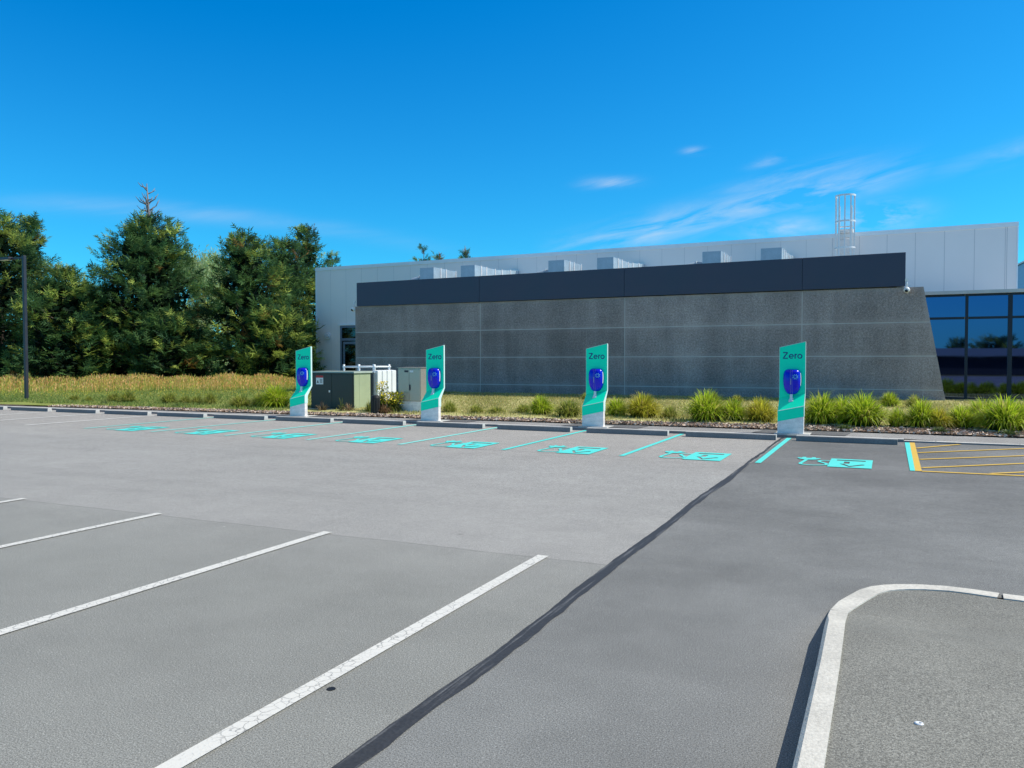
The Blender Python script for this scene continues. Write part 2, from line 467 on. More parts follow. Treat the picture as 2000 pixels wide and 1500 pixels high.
# kerb along the footpath: upstand 60 mm that drops to a flush crossing at the right
o = MB(); xs = [-75] + [x for x in np.arange(-60, 0.1, 2.4)] + [.3, .9, 2.4, 8, 20]
for a, b in zip(xs[:-1], xs[1:]):
    za = .062 if a < .2 else .034; zb = .062 if b < .5 else .034
    g = .006
    o.hexa([(a + g, 18.93, -.02), (b, 18.93, -.02), (b, 19.08, -.02), (a + g, 19.08, -.02),
            (a + g, 18.945, za), (b, 18.945, zb), (b, 19.08, zb + .006), (a + g, 19.08, za + .006)])
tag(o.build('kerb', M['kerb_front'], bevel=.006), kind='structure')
# footpath strip
o = MB(); xs = np.concatenate([[-75], np.arange(-40, 6.1, 1.0), [20]])
for a, b in zip(xs[:-1], xs[1:]):
    za = .066 if a < .5 else .040; zb = .066 if b < .5 else .040
    o.poly([(a, 19.08, za), (b, 19.08, zb), (b, bed_front(b) + .1, .075), (a, bed_front(a) + .1, .075)])
tag(o.build('footpath', M['path']), kind='structure')
# dark reinstated trench patches around each charger
CH = [-16.0, -11.42, -6.70, -2.0]
for cx in CH:
    o = MB()
    o.poly([(cx - .85, 19.10, .0785), (cx + 1.15, 19.10, .0785), (cx + 1.25, bed_front(cx) + .08, .081), (cx - .65, bed_front(cx) + .08, .081)])
    tag(o.build('path_patch', M['patch']), kind='structure')
# garden bed (mulch) and lawn as gently rising sheets
def sheet(name, mat, fy0, fy1, xs, ny, dz=0.0):
    V = []; F = []
    for x in xs:
        for j in range(ny + 1):
            y = fy0(x) + (fy1(x) - fy0(x)) * j / ny
            V.append((x, y, gz(y) + dz + (0.02 * math.sin(x * 2.1 + y) if 0 < j < ny else 0)))
    n = ny + 1
    for i in range(len(xs) - 1):
        for j in range(ny):
            F.append((i * n + j, (i + 1) * n + j, (i + 1) * n + j + 1, i * n + j + 1))
    return tag(np_mesh(name, np.array(V), np.array(F), mat, smooth=True), kind='structure')
bxs = np.concatenate([[-75, -50], np.arange(-32, 8.1, .5), [20]])
def bf(x): return bed_front(x) + (.0 if x > -26.5 else .35)
sheet('garden_bed', M['mulch'], lambda x: bed_front(x), lambda x: bed_back(x) + .6, bxs, 5, .012)
sheet('lawn', M['lawn'], lambda x: (bed_back(x) if x > -26 else bed_front(x) + .1), lambda x: 120.0 if x < -22 else 38.0, bxs, 60, .03)

# ---- traffic island in the front right corner with a kerb that drops to flush
path = [(-.335, -12, .12), (-.335, 1.0, .12), (-.335, 3.0, .12), (-.338, 4.6, .12), (-.345, 5.25, .118), (-.352, 5.5, .085), (-.355, 5.75, .040), (-.352, 5.945, .021), (-.3515, 5.957, .020),
        (-.31, 6.22, .014), (-.24, 6.44, .013), (-.185, 6.60, .013), (-.11, 6.73, .013), (-.02, 6.82, .013), (.07, 6.88, .013), (.22, 6.945, .013), (.42, 6.985, .013), (.60, 6.97, .013), (.765, 6.935, .013), (.785, 6.93, .013), (1.6, 6.87, .013), (6, 6.7, .013)]
inner = []
for i, (x, y, z) in enumerate(path):
    a = Vector(path[max(i - 1, 0)][:2]); b = Vector(path[min(i + 1, len(path) - 1)][:2])
    d = (b - a).normalized(); n = Vector((d.y, -d.x))
    w = .118 if y < 6.1 else .145
    inner.append((x + n.x * w, y + n.y * w, z))
o = MB()
for i in range(len(path) - 1):
    (x0, y0, z0), (x1, y1, z1) = path[i], path[i + 1]
    (u0, v0, _), (u1, v1, _) = inner[i], inner[i + 1]
    if math.hypot(x1 - x0, y1 - y0) < .03: continue                       # open joint between two kerb blocks
    e = .022 if z0 > .05 else .004
    e1 = .022 if z1 > .05 else .004
    def q(p, r, k): return (p[0] + (r[0] - p[0]) * k, p[1] + (r[1] - p[1]) * k)
    A0, A1 = q((x0, y0), (u0, v0), e / .12), q((x1, y1), (u1, v1), e1 / .12)
    B = len(o.v)
    o.v += [(x0, y0, -.02), (x1, y1, -.02), (u1, v1, -.02), (u0, v0, -.02),
            (x0, y0, z0 - e * .9), (x1, y1, z1 - e1 * .9), (A1[0], A1[1], z1), (A0[0], A0[1], z0), (u1, v1, z1 + .001), (u0, v0, z0 + .001)]
    for f in ((0, 4, 5, 1), (4, 7, 6, 5), (7, 9, 8, 6), (9, 3, 2, 8)):
        o.face([B + k for k in f], 0, False)
ik = tag(o.build('island_kerb', M['concrete']), kind='structure')
o = MB()
cen = (6.0, 2.0)
for i in range(len(path) - 1):
    a, b = inner[i], inner[i + 1]
    o.poly([(a[0], a[1], a[2] - .008), (b[0], b[1], b[2] - .008), (6, min(b[1], 6.5), b[2] - .008), (6, min(a[1], 6.5), a[2] - .008)][::-1])
isl = tag(o.build('island_paving', M['island']), kind='structure')

# ---- tar strip sealing the seam between old and new asphalt
o = MB(); ys = np.concatenate([np.arange(1.5, 18.9, .09)])
rr = random.Random(3)
wl = wr = 0; V = []
for i, y in enumerate(ys):
    wl += (rr.uniform(-1, 1) * .0045 - wl * .15); wr += (rr.uniform(-1, 1) * .0055 - wr * .15)
    cxx = -2.09 - .04 * math.exp(-((y - 11) / 3.5) ** 2) + .012 * math.sin(y * 1.7)
    hw = .054 if y < 12 else max(.028, .054 - (y - 12) * .012)
    if y > 13.6: cxx -= .0 + min(1, (y - 13.6)) * .05
    o.v += [(cxx - hw + wl * 1.3, y, .004), (cxx + hw + wr * 1.3, y, .004)]
    if i: k = 2 * i; o.face((k - 2, k - 1, k + 1, k))
tag(o.build('tar_seam', M['tar']), kind='structure')

# ------------------------------------------------------------------ painted markings
def line(name, pts, w, mat, label, cat, group, z=.008):
    x = MB(); x.ribbon(pts, w, z)
    return tag(x.build(name, mat), label, cat, group)
ORD = ['first', 'second', 'third', 'fourth', 'fifth', 'sixth', 'seventh', 'eighth', 'ninth', 'tenth', 'eleventh', 'twelfth', 'thirteenth', 'fourteenth']
where = {0: 'aqua bay line running alongside the yellow hatched area', -1: 'aqua bay line leading to the rightmost charging post, partly over the tar seam',
         -2: 'aqua bay line ending between the two rightmost charging posts', -3: 'aqua bay line leading to the second charging post from the right',
         -4: 'aqua bay line ending between the two middle charging posts', -5: 'aqua bay line leading to the charging post beside the steel cabinet',
         -6: 'aqua bay line ending between the two leftmost charging posts', -7: 'aqua bay line leading to the leftmost charging post',
         -8: 'leftmost aqua bay line, bordering the first white bay line'}
for k in range(-8, 1):
    x = lx(k) + (.012 if k == -1 else 0) - (.012 if k == 0 else 0)
    line('bay_line', [(x, YA - .14, 0), (x, YB, 0)], .10 if k > -4 else .115, M['aqua_paint'] if k > -4 else M['aqua_pale'], where[k], 'bay line', 'aqua charging bay lines')
for k in range(-12, -8):
    line('bay_line', [(lx(k), YA - .1, 0), (lx(k), YB, 0)], .125, M['far_white'],
         'white far bay line by the wheel stops, %s to the left of the aqua lines' % ORD[-9 - k], 'bay line', 'white bay lines by the far kerb')
near_lab = ['white cracked bay line nearest the tar seam in the foreground', 'white foreground bay line, second to the left of the tar seam',
            'white foreground bay line, third to the left of the tar seam', 'short visible white foreground bay line at the left edge']
for k in range(4):
    x = -2.775 - k * 2.372
    line('bay_line', [(x, 1.2, 0), (x, 6.60, 0)], .105, M['white_paint'], near_lab[k], 'bay line', 'white foreground bay lines')
# charging symbol: box with slot and bolt, cable and plug
def symbol():
    o = MB(); z = .009
    L, Rr, B, T = 1.105, 1.770, .0, 1.18       # local: x from the bay line at the left, y from 14.05
    # box as strips around its cut-outs (slot and bolt)
    def rect(x0, x1, y0, y1): o.poly([(x0, y0, z), (x1, y0, z), (x1, y1, z), (x0, y1, z)])
    rect(L, Rr, 1.03, T); rect(L, L + .10, .90, 1.03); rect(Rr - .11, Rr, .90, 1.03)
    rect(L, Rr, .78, .90)
    rect(L, L + .225, .50, .78); rect(L + .315, Rr, .50, .78)     # bolt stem is the gap
    rect(L, Rr, .47, .50)
    # bolt head: a V cut between the outer and the inner field
    cx, tip = L + .33, .06
    ax, ay, bx, by = L + .17, .47, L + .55, .40
    o.poly([(L, 0, z), (cx, 0, z), (cx, tip, z), (ax, ay - .02, z), (ax, .47, z), (L, .47, z)])
    o.poly([(cx, 0, z), (Rr, 0, z), (Rr, .47, z), (bx, .47, z), (bx, by, z), (cx, tip, z)])
    o.poly([(cx, tip + .13, z), (bx - .045, .47, z), (ax + .055, .47, z)])
    # cable
    def arc(pts, w): o.ribbon(pts, w, z)
    P = [(L, .82), (1.02, .835), (.955, .79), (.93, .70), (.955, .60), (1.03, .47), (1.085, .35), (1.085, .25), (1.03, .17), (.95, .125), (.86, .10), (.78, .105), (.70, .15), (.665, .24), (.68, .40), (.70, .60), (.715, .84)]
    # smooth by Chaikin
    for _ in range(2):
        Q = [P[0]]
        for a, b in zip(P[:-1], P[1:]):
            Q += [(a[0] * .75 + b[0] * .25, a[1] * .75 + b[1] * .25), (a[0] * .25 + b[0] * .75, a[1] * .25 + b[1] * .75)]
        P = Q + [P[-1]]
    arc(P, .058)
    # plug body: half-disc under a bar, two prongs
    zc = z + .0015
    body = [(.575 + .0, 1.06), (.565, .98), (.60, .91), (.66, .85), (.74, .83), (.82, .85), (.885, .91), (.92, .98), (.91, 1.06)]
    o.poly([(x, y, zc) for x, y in body])
    for px in (.655, .815):
        o.poly([(px - .035, 1.06, zc), (px + .035, 1.06, zc), (px + .03, 1.21, zc), (px - .03, 1.21, zc)])
    o.poly([(.55, 1.02, zc + .001), (.935, 1.02, zc + .001), (.935, 1.085, zc + .001), (.55, 1.085, zc + .001)])
    return o.build('charging_symbol', M['aqua_paint'])
sym_lab = {-1: 'aqua plug and battery symbol in the rightmost bay, on the dark asphalt', -2: 'aqua plug symbol just left of the tar seam, second bay from the right',
           -3: 'aqua plug symbol in front of the gap right of the second charging post', -4: 'aqua plug symbol in the bay just left of the second charging post',
           -5: 'aqua plug symbol in the bay right of the steel cabinet charging post', -6: 'aqua plug symbol in the bay left of the steel cabinet charging post',
           -7: 'aqua plug symbol in the bay just right of the leftmost charging post', -8: 'leftmost aqua plug symbol, beside the white bay lines'}
s0 = symbol()
for k in range(-1, -9, -1):
    s = s0 if k == -1 else s0.copy()
    if k != -1: COL.objects.link(s)
    s.location = (lx(k), 14.05, 0)
    tag(s, sym_lab[k], 'bay symbol', 'aqua charging symbols painted in the bays')
# yellow hatched zone
o = MB()
o.ribbon([(.435, YA - .14, 0), (.455, YB, 0)], .095, .0085)
o.ribbon([(.48, 14.08, 0), (2.2, 14.17, 0), (4.2, 14.25, 0)], .10, .0085)
for x0, y0, x1, y1 in [(.50, 17.68, 1.33, 18.85), (.50, 16.84, 2.62, 18.66), (.50, 15.72, 3.6, 18.2), (.50, 14.52, 3.8, 17.3), (1.42, 14.21, 4.0, 16.35)]:
    o.ribbon([(x0, y0, 0), (x1, y1, 0)], .085, .0100)
tag(o.build('hatched_marking', M['yellow_paint']), 'yellow hatched no parking marking right of the charging bays', 'road marking')

# ------------------------------------------------------------------ wheel stops
def wheel_stop():
    o = MB(); L = .985
    prof = [(0, 0), (.16, 0), (.16, .10), (.145, .118), (.022, .118), (.008, .10)]
    n = len(prof); xs = [-L, -L * .02, L * .02, L]
    for x in (-L, L):
        o.v += [(x, y, z) for y, z in prof]
    o.face([5, 4, 3, 2, 1, 0][::-1][::-1]); o.face([6, 7, 8, 9, 10, 11])
    for i in range(n):
        j = (i + 1) % n
        o.face((j, i, i + n, j + n)[::-1])
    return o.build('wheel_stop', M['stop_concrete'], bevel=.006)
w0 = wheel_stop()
ws_lab = {-1: 'concrete wheel stop directly right of the rightmost charging post', -2: 'concrete wheel stop directly left of the rightmost charging post',
          -3: 'concrete wheel stop directly right of the second charging post from the right', -4: 'concrete wheel stop directly left of the second charging post from the right',
          -5: 'concrete wheel stop starting in front of the charging post by the steel cabinet', -6: 'concrete wheel stop in front of the black stump and steel cabinet',
          -7: 'concrete wheel stop in front of the dark green kiosk', -8: 'concrete wheel stop directly left of the leftmost charging post',
          -9: 'concrete wheel stop two bays left of the leftmost charging post', -10: 'concrete wheel stop three bays left of the leftmost charging post',
          -11: 'concrete wheel stop four bays left of the leftmost charging post', -12: 'concrete wheel stop five bays left, just right of the lamp pole',
          -13: 'far left concrete wheel stop below the lamp pole at the photo edge'}
for k in range(-1, -14, -1):
    s = w0 if k == -1 else w0.copy()
    if k != -1: COL.objects.link(s)
    s.location = (lx(k) + BAY / 2 + .005, 18.25, .002)
    s.rotation_euler = (0, 0, random.uniform(-.006, .006))
    tag(s, ws_lab[k], 'wheel stop', 'wheel stops along the kerb')

# ------------------------------------------------------------------ charging posts
def charger():
    root = empty('charging_post')
    hw = .28; sl = .125 / .56                    # every cross line climbs to the right
    def zz(z, x): return z + sl * x
    def slab(front, back, mats, name, edge=.006):
        """front/back: list of 4 corner (x,y,z)"""
        o = MB(); o.hexa([front[0], front[1], back[1], back[0], front[3], front[2], back[2], back[3]])
        return o.build(name, mats, root, bevel=edge)
    def band(y0, z0, y1, z1, tb0, tb1, slanted0=True, slanted1=True):
        a = lambda z, x, s: zz(z, x) if s else z
        f = [(-hw, y0, a(z0, -hw, slanted0)), (hw, y0, a(z0, hw, slanted0)), (hw, y1, a(z1, hw, slanted1)), (-hw, y1, a(z1, -hw, slanted1))]
        b = [(-hw, y0 + tb0, f[0][2]), (hw, y0 + tb0, f[1][2]), (hw, y1 + tb1, f[2][2]), (-hw, y1 + tb1, f[3][2])]
        return f, b
    z_c, z_s, z_p, z_t = .335, .57, .85, 2.015      # colour change, shelf front, shelf back, top (at centre, above the path)
    slab(*band(0, 0, 0, z_c, .13, .13, False), M['galv'], 'steel_base')
    slab(*band(-.002, z_c, -.002, z_s, .132, .132), M['teal'], 'lower_panel')
    slab(*band(-.002, z_s, .29, z_p, .132, .06), M['teal'], 'shelf')
    slab(*band(.29, z_p, .29, z_t, .055, .055), M['teal'], 'sign_panel')
    # pale edging along the right-hand side and the top
    e = MB(); w = .008
    x = hw + .001
    prof = [(-.004, z_c), (-.004, z_s), (.288, z_p), (.288, z_t), (.347, z_t), (.347, z_p - .01), (.134, z_s - .02), (.134, z_c)]
    e.v += [(x, y, zz(z, hw)) for y, z in prof] + [(x + .006, y, zz(z, hw)) for y, z in prof]
    n = len(prof)
    for a, b, c, d in ((0, 1, 6, 7), (1, 2, 5, 6), (2, 3, 4, 5)):
        e.face((a + n, b + n, c + n, d + n)[::-1]); e.face((a, b, c, d))
    for i in range(n):
        j = (i + 1) % n; e.face((i, j, j + n, i + n))
    e.hexa([(-hw, .286, zz(z_t, -hw) + .001), (hw, .286, zz(z_t, hw) + .001), (hw, .346, zz(z_t, hw) + .001), (-hw, .346, zz(z_t, -hw) + .001),
            (-hw, .286, zz(z_t, -hw) + .009), (hw, .286, zz(z_t, hw) + .009), (hw, .346, zz(z_t, hw) + .009), (-hw, .346, zz(z_t, -hw) + .009)])
    for sx in (-1,):
        e.box(sx * hw - .003, sx * hw + .003, .2855, .2895, zz(z_p, -hw), zz(z_t, -hw))
    e.hexa([(-hw, -.006, zz(z_s, -hw) - .004), (hw, -.006, zz(z_s, hw) - .004), (hw, .004, zz(z_s, hw) + .006), (-hw, .004, zz(z_s, -hw) + .006),
            (-hw, -.005, zz(z_s, -hw) + .003), (hw, -.005, zz(z_s, hw) + .003), (hw, .003, zz(z_s, hw) + .010), (-hw, .003, zz(z_s, -hw) + .010)])
    e.build('edge_trim', M['teal_edge'], root)
    # lettering
    t = MB(); y = .2855; st = .021
    def strip(pts, w=st, dy=0.0):
        P = [Vector(p) for p in pts]; b = len(t.v)
        for i, p in enumerate(P):
            d = (P[min(i + 1, len(P) - 1)] - P[max(i - 1, 0)]).normalized(); nn = Vector((-d.y, d.x)) * w / 2
            t.v += [(p.x + nn.x, y + dy, p.y + nn.y), (p.x - nn.x, y + dy, p.y - nn.y)]
        for i in range(len(P) - 1):
            k = b + 2 * i; t.face((k, k + 2, k + 3, k + 1))
    bx, bz, ch, xh = -.205, 1.695, .150, .108
    strip([(bx, bz + ch - st / 2), (bx + .105, bz + ch - st / 2)])
    strip([(bx, bz + st / 2), (bx + .108, bz + st / 2)])
    strip([(bx + .092, bz + ch - st), (bx + .013, bz + st)], st * 1.1, -.001)
    def arcpts(cx, cz, r, a0, a1, n=18): return [(cx + r * math.cos(R(a0 + (a1 - a0) * i / n)), cz + r * math.sin(R(a0 + (a1 - a0) * i / n))) for i in range(n + 1)]
    rr = xh / 2 - st / 2
    ex, ez = bx + .180, bz + xh / 2
    strip(arcpts(ex, ez, rr, 0, 318)); strip([(ex - rr, ez), (ex + rr + st / 2, ez)], st * .8, -.001)
    rx = bx + .262
    strip([(rx, bz), (rx, bz + xh)]); strip(arcpts(rx + .036, bz + xh - .046, .036, 170, 80, 8), st, -.001)
    strip(arcpts(bx + .365, ez, rr, 0, 360, 24))
    t.build('lettering', M['navy'], root)
    # blue charging unit: stacked half-ovals
    zu = .885
    Zs = [0, .012, .04, .09, .15, .22, .30, .38, .45, .50, .535, .558, .57]
    Ws = [.070, .095, .125, .155, .176, .190, .196, .196, .191, .180, .163, .138, .095]
    Ds = [.060, .085, .110, .135, .155, .168, .174, .172, .164, .152, .135, .112, .075]
    def prof(z):
        return float(np.interp(z, Zs, Ws)), float(np.interp(z, Zs, Ds))
    def fy(x, z):
        w, d = prof(z); return -d * (max(0, 1 - abs(x / w) ** 2.7)) ** (1 / 2.3)
    u = MB(); n = 26; levels = np.linspace(0, .57, 40)
    for z in levels:
        w, d = prof(z)
        for i in range(n + 1):
            a = math.pi * i / n
            cx, sy = math.cos(a), max(0.0, math.sin(a))
            u.v.append((w * math.copysign(abs(cx) ** (2 / 2.7), cx), -d * sy ** (2 / 2.3), z))
    for j in range(len(levels) - 1):
        for i in range(n):
            k = j * (n + 1) + i; u.face((k + 1, k, k + n + 1, k + n + 2), 0, True)
    b = (len(levels) - 1) * (n + 1)
    u.face([b + i for i in range(n + 1)][::-1]); u.face(list(range(n + 1)))
    for i in (0, n):
        pass
    unit = u.build('charger_unit', M['blue'], root, loc=(.0, .2885, zu))
    def onshell(pts, off): return [(x, fy(x, z) - off, z) for x, z in pts]
    s = MB(); zs = np.linspace(.02, .555, 24)
    for (xa, xb) in ((-.030, -.022), (.010, .018)):
        b = len(s.v)
        for z in zs: s.v += [(xa, fy(xa, z) - .002, z), (xb, fy(xb, z) - .002, z)]
        for i in range(len(zs) - 1): s.face((b + 2 * i, b + 2 * i + 1, b + 2 * i + 3, b + 2 * i + 2))
    s.build('groove_line', M['grey_plastic'], unit)
    s = MB(); zs = np.linspace(.22, .36, 10); b = len(s.v)
    for z in zs: s.v += [(-.018, fy(-.018, z) - .005, z), (-.008, fy(-.008, z) - .005, z)]
    for i in range(len(zs) - 1): s.face((b + 2 * i, b + 2 * i + 1, b + 2 * i + 3, b + 2 * i + 2))
    s.build('latch', M['latch'], unit)
    # emblem: ring of eight swept strokes
    s = MB()
    cx, cz = .082, .400
    for k in range(8):
        a = R(45 * k)
        ring = []
        for q, (rad, da, wd) in enumerate(((.024, 0, .004), (.038, .22, .0075), (.052, .36, .0065), (.064, .42, .003))):
            aa = a + da
            px, pz = cx + rad * math.cos(aa), cz + rad * math.sin(aa)
            nx, nz = -math.sin(aa), math.cos(aa)
            ring.append(((px + nx * wd, pz + nz * wd), (px - nx * wd, pz - nz * wd)))
        b = len(s.v)
        for A, B in ring: s.v += onshell([A, B], .0025)
        for i in range(3): s.face((b + 2 * i, b + 2 * i + 1, b + 2 * i + 3, b + 2 * i + 2))
    s.build('emblem', M['cyan'], unit)
    # white cheek on the right flank
    s = MB(); zs = np.linspace(.20, .49, 14); b = len(s.v); fr = np.linspace(.955, .995, 4)
    for z in zs:
        w, d = prof(z)
        for f in fr:
            x = w * f; yv = fy(x, z); s.v.append((x + .003, yv - .002, z))
    for i in range(len(zs) - 1):
        for j in range(3):
            k = b + i * 4 + j; s.face((k, k + 1, k + 5, k + 4), 0, True)
    s.build('side_strip', M['white_plastic'], unit)
    # plug stub under the unit with its collar on the shelf
    g = MB(); g.hexa([(-.045, .17, .66), (.022, .17, .66), (.022, .235, .69), (-.045, .235, .69), (-.036, .19, .89), (.020, .19, .89), (.020, .25, .89), (-.036, .25, .89)])
    pl = g.build('plug', M['white_plastic'], root, bevel=.01)
    g = MB(); zf = lambda yv, x: zz(z_s + (z_p - z_s) * (yv + .002) / .292, x) + .004
    g.hexa([(-.062, .15, zf(.15, -.062)), (.036, .15, zf(.15, .036)), (.036, .22, zf(.22, .036)), (-.062, .22, zf(.22, -.062)),
            (-.056, .155, zf(.155, -.056) + .012), (.030, .155, zf(.155, .030) + .012), (.030, .215, zf(.215, .030) + .012), (-.056, .215, zf(.215, -.056) + .012)])
    g.build('plug_tray', M['white_plastic'], root)
    g = MB(); g.box(-.34, .42, -.14, .42, -.03, .012)
    g.build('footing', M['pad'], root, bevel=.006)
    return root
ch0 = charger()
ch_lab = ['leftmost teal charging post marked Zero, in front of the trees beside the green kiosk', 'teal charging post marked Zero beside the stainless steel cabinet',
          'teal charging post marked Zero, second from the right, among small tussocks', 'rightmost and largest looking teal charging post marked Zero']
for i, x in enumerate(CH):
    r = ch0 if i == 0 else copy_tree(ch0)
    r.location = (x, 19.11, .074)
    tag(r, ch_lab[i], 'charging post', 'teal charging posts along the kerb')

# ------------------------------------------------------------------ grey concrete block with fascia and glazing
blk = tag(empty('office_block', (0, 30, 0)), 'low grey aggregate concrete building with a navy fascia and blue glazing', 'building')
XL = [-21.78, -15.465, -9.225, -2.785]; ZL = [.05, .735, 1.86, 2.985, 4.15]
def right_edge(z): return 1.70 - (z - .35) * (.70 / 3.8)
tones = {(0, 0): .98, (0, 1): .84, (0, 2): .80, (0, 3): .98, (1, 0): .80, (1, 1): .84, (1, 2): .80, (1, 3): .95, (2, 0): .92, (2, 1): .98, (2, 2): 1.02, (2, 3): 1.08, (3, 0): 1.0, (3, 1): 1.02, (3, 2): 1.0, (3, 3): 1.02}
V = []; F = []; UV1 = []; UV2 = []; TC = []
G = .012
for i in range(4):
    for j in range(4):
        z0, z1 = ZL[j] + (G if j else 0), ZL[j + 1] - (G if j < 3 else 0)
        x0 = XL[i] + (G if i else 0)
        if i < 3: xa = xb = XL[i + 1] - G
        else: xa, xb = right_edge(z0), right_edge(z1)
        b = len(V)
        V += [(x0, 0, z0), (xa, 0, z0), (xb, 0, z1), (x0, 0, z1), (x0, .06, z0), (xa, .06, z0), (xb, .06, z1), (x0, .06, z1)]
        h, w = z1 - z0, xa - x0
        for q in ((0, 1, 2, 3), (7, 6, 5, 4), (1, 5, 6, 2), (5, 1, 0, 4), (3, 2, 6, 7), (4, 0, 3, 7)):
            F.append([b + t for t in q])
            if q == (0, 1, 2, 3):
                UV1 += [(0, 0), (w, 0), (w, h), (0, h)]; UV2 += [(w, h), (0, h), (0, 0), (w, 0)]
            else:
                UV1 += [(.5, .5)] * 4; UV2 += [(.5, .5)] * 4
        tn = tones[(i, j)] * (.92 if i == 0 and j == 2 else 1.0)
        warm = 1.03 if i == 0 else 1.0
        TC += [(.315 * tn * warm, .268 * tn, .262 * tn / warm)] * 8
wall = np_mesh('concrete_wall', np.array(V), np.array(F), M['wall'], blk, np.array(TC))
for nm, uv in (('lower', UV1), ('upper', UV2)):
    l = wall.data.uv_layers.new(name=nm); l.data.foreach_set('uv', np.array(uv, np.float32).ravel())
o = MB(); o.prism_y([(-21.77, .0), (1.74, .0), (right_edge(4.14) - .012, 4.14), (-21.77, 4.14)], .006, .26)
o.build('panel_joints', M['joint'], blk)
# fascia
fz = lambda x, a, b: a + (b - a) * (x + 21.64) / 22.1
o = MB(); cuts = [-21.64, -15.46, -9.22, -2.78, .465]
for a, b in zip(cuts[:-1], cuts[1:]):
    g = .008
    o.hexa([(a + g, -.09, fz(a, 4.155, 4.19)), (b - g, -.09, fz(b, 4.155, 4.19)), (b - g, .04, fz(b, 4.155, 4.19)), (a + g, .04, fz(a, 4.155, 4.19)),
            (a + g, -.09, fz(a, 5.20, 5.305)), (b - g, -.09, fz(b, 5.20, 5.305)), (b - g, .04, fz(b, 5.20, 5.305)), (a + g, .04, fz(a, 5.20, 5.305))])
fas = o.build('fascia', M['fascia'], blk)
o = MB(); o.hexa([(-21.6, .045, 4.16), (.43, .045, 4.2), (.43, .10, 4.2), (-21.6, .10, 4.16), (-21.6, .045, 5.17), (.43, .045, 5.28), (.43, .10, 5.28), (-21.6, .10, 5.17)])
o.hexa([(-21.63, -.07, 4.17), (.44, -.07, 4.2), (.44, .03, 4.2), (-21.63, .03, 4.17), (-21.63, -.07, 5.18), (.44, -.07, 5.29), (.44, .03, 5.29), (-21.63, .03, 5.18)])
o.build('fascia_backing', M['seam_dark'], fas)
o = MB(); o.box(-21.6, .44, .10, 8.0, 4.55, 4.75); o.box(.2, .43, .10, 7.9, 4.0, 4.74); o.box(.43, 14, 2.0, 7.9, 4.02, 4.08); o.box(-21.7, -21.5, .3, 7.9, 0, 4.7)
o.build('flat_roof', M['roof'], blk)
# glazed front
gl = empty('glazed_front', (0, 2.0, 0)); gl.parent = blk
o = MB(); MX = [.30, 2.41, 3.70, 5.0, 6.3, 7.6, 9.0]
for i, x in enumerate(MX):
    w = .045 if i != 2 else .065
    o.box(x - w, x + w, -.05, .06, .05, 4.0)
for z, h in ((.12, .06), (3.18, .04), (3.97, .04)):
    for a, b in zip(MX[:-1], MX[1:]):
        o.box(a + .06, b - .07, -.045, .05, z - h, z + h)
o.build('window_frame', M['frame_dark'], gl)
for i, (a, b) in enumerate(zip(MX[:-1], MX[1:])):
    for z0, z1 in ((.18, 3.14), (3.22, 3.93)):
        if i > 2: continue
        o = MB(); tl = [(.004, -.003), (-.003, .002), (.002, .004)][i % 3]
        o.poly([(a + .04, tl[0], z0), (b - .04, tl[1], z0), (b - .04, tl[1] + .004, z1), (a + .04, tl[0] + .004, z1)])
        o.build('window_pane', M['glass'], gl)
o = MB(); o.box(3.7, 9, .02, .03, .1, 3.9); o.build('dark_glazing', M['glass'], gl) if False else None
o = MB(); o.hexa([(.43, -.16, 4.005), (9, -.16, 4.005), (9, .1, 4.005), (.43, .1, 4.005), (.43, -.16, 4.12), (9, -.16, 4.12), (9, .1, 4.12), (.43, .1, 4.12)])
o.build('roof_trim', M['trim'], blk, loc=(0, 2.0, 0))

# ------------------------------------------------------------------ white clad hall behind
hall = tag(empty('clad_hall', (0, 38, 0)), 'tall white panel clad hall standing behind the grey concrete building', 'building')
HX0, HX1 = -30.35, 4.60
tz = lambda x: 7.10 + (x - HX0) / (HX1 - HX0) * .13
o = MB(); o.hexa([(HX0, 0, 0), (HX1, 0, 0), (HX1, 16, 0), (HX0, 16, 0), (HX0, 0, tz(HX0)), (HX1, 0, tz(HX1)), (HX1, 16, tz(HX1)), (HX0, 16, tz(HX0))])
w = o.build('clad_wall', M['hall'], hall)
o = MB(); x = HX1 - .42
xs = [HX1 - .36]
while x > HX0: xs.append(x - .0); x -= 1.08
for x in xs[1:]:
    o.box(x - (.008 if x > -3 else .005), x + (.008 if x > -3 else .005), -.004, .002, .3, tz(x) - .10)
o.box(xs[0] - .009, xs[0] + .009, -.005, .002, .3, tz(xs[0]) - .1)
o.build('cladding_seams', M['hall_seam'], w)
o = MB(); o.hexa([(HX0 - .03, -.04, tz(HX0) - .16), (HX1 + .03, -.04, tz(HX1) - .16), (HX1 + .03, 16.04, tz(HX1) - .16), (HX0 - .03, 16.04, tz(HX0) - .16),
                  (HX0 - .03, -.04, tz(HX0) + .02), (HX1 + .03, -.04, tz(HX1) + .02), (HX1 + .03, 16.04, tz(HX1) + .02), (HX0 - .03, 16.04, tz(HX0) + .02)])
o.build('parapet_cap', M['cap'], hall)
for a_, b_, c_ in ((HX1 - .02, HX1 + .025, 7.05), (HX0 - .025, HX0 + .04, 6.93)):
    o = MB(); o.box(a_, b_, -.028, .15, .2, c_); o.build('corner_flashing', M['cap'], hall)
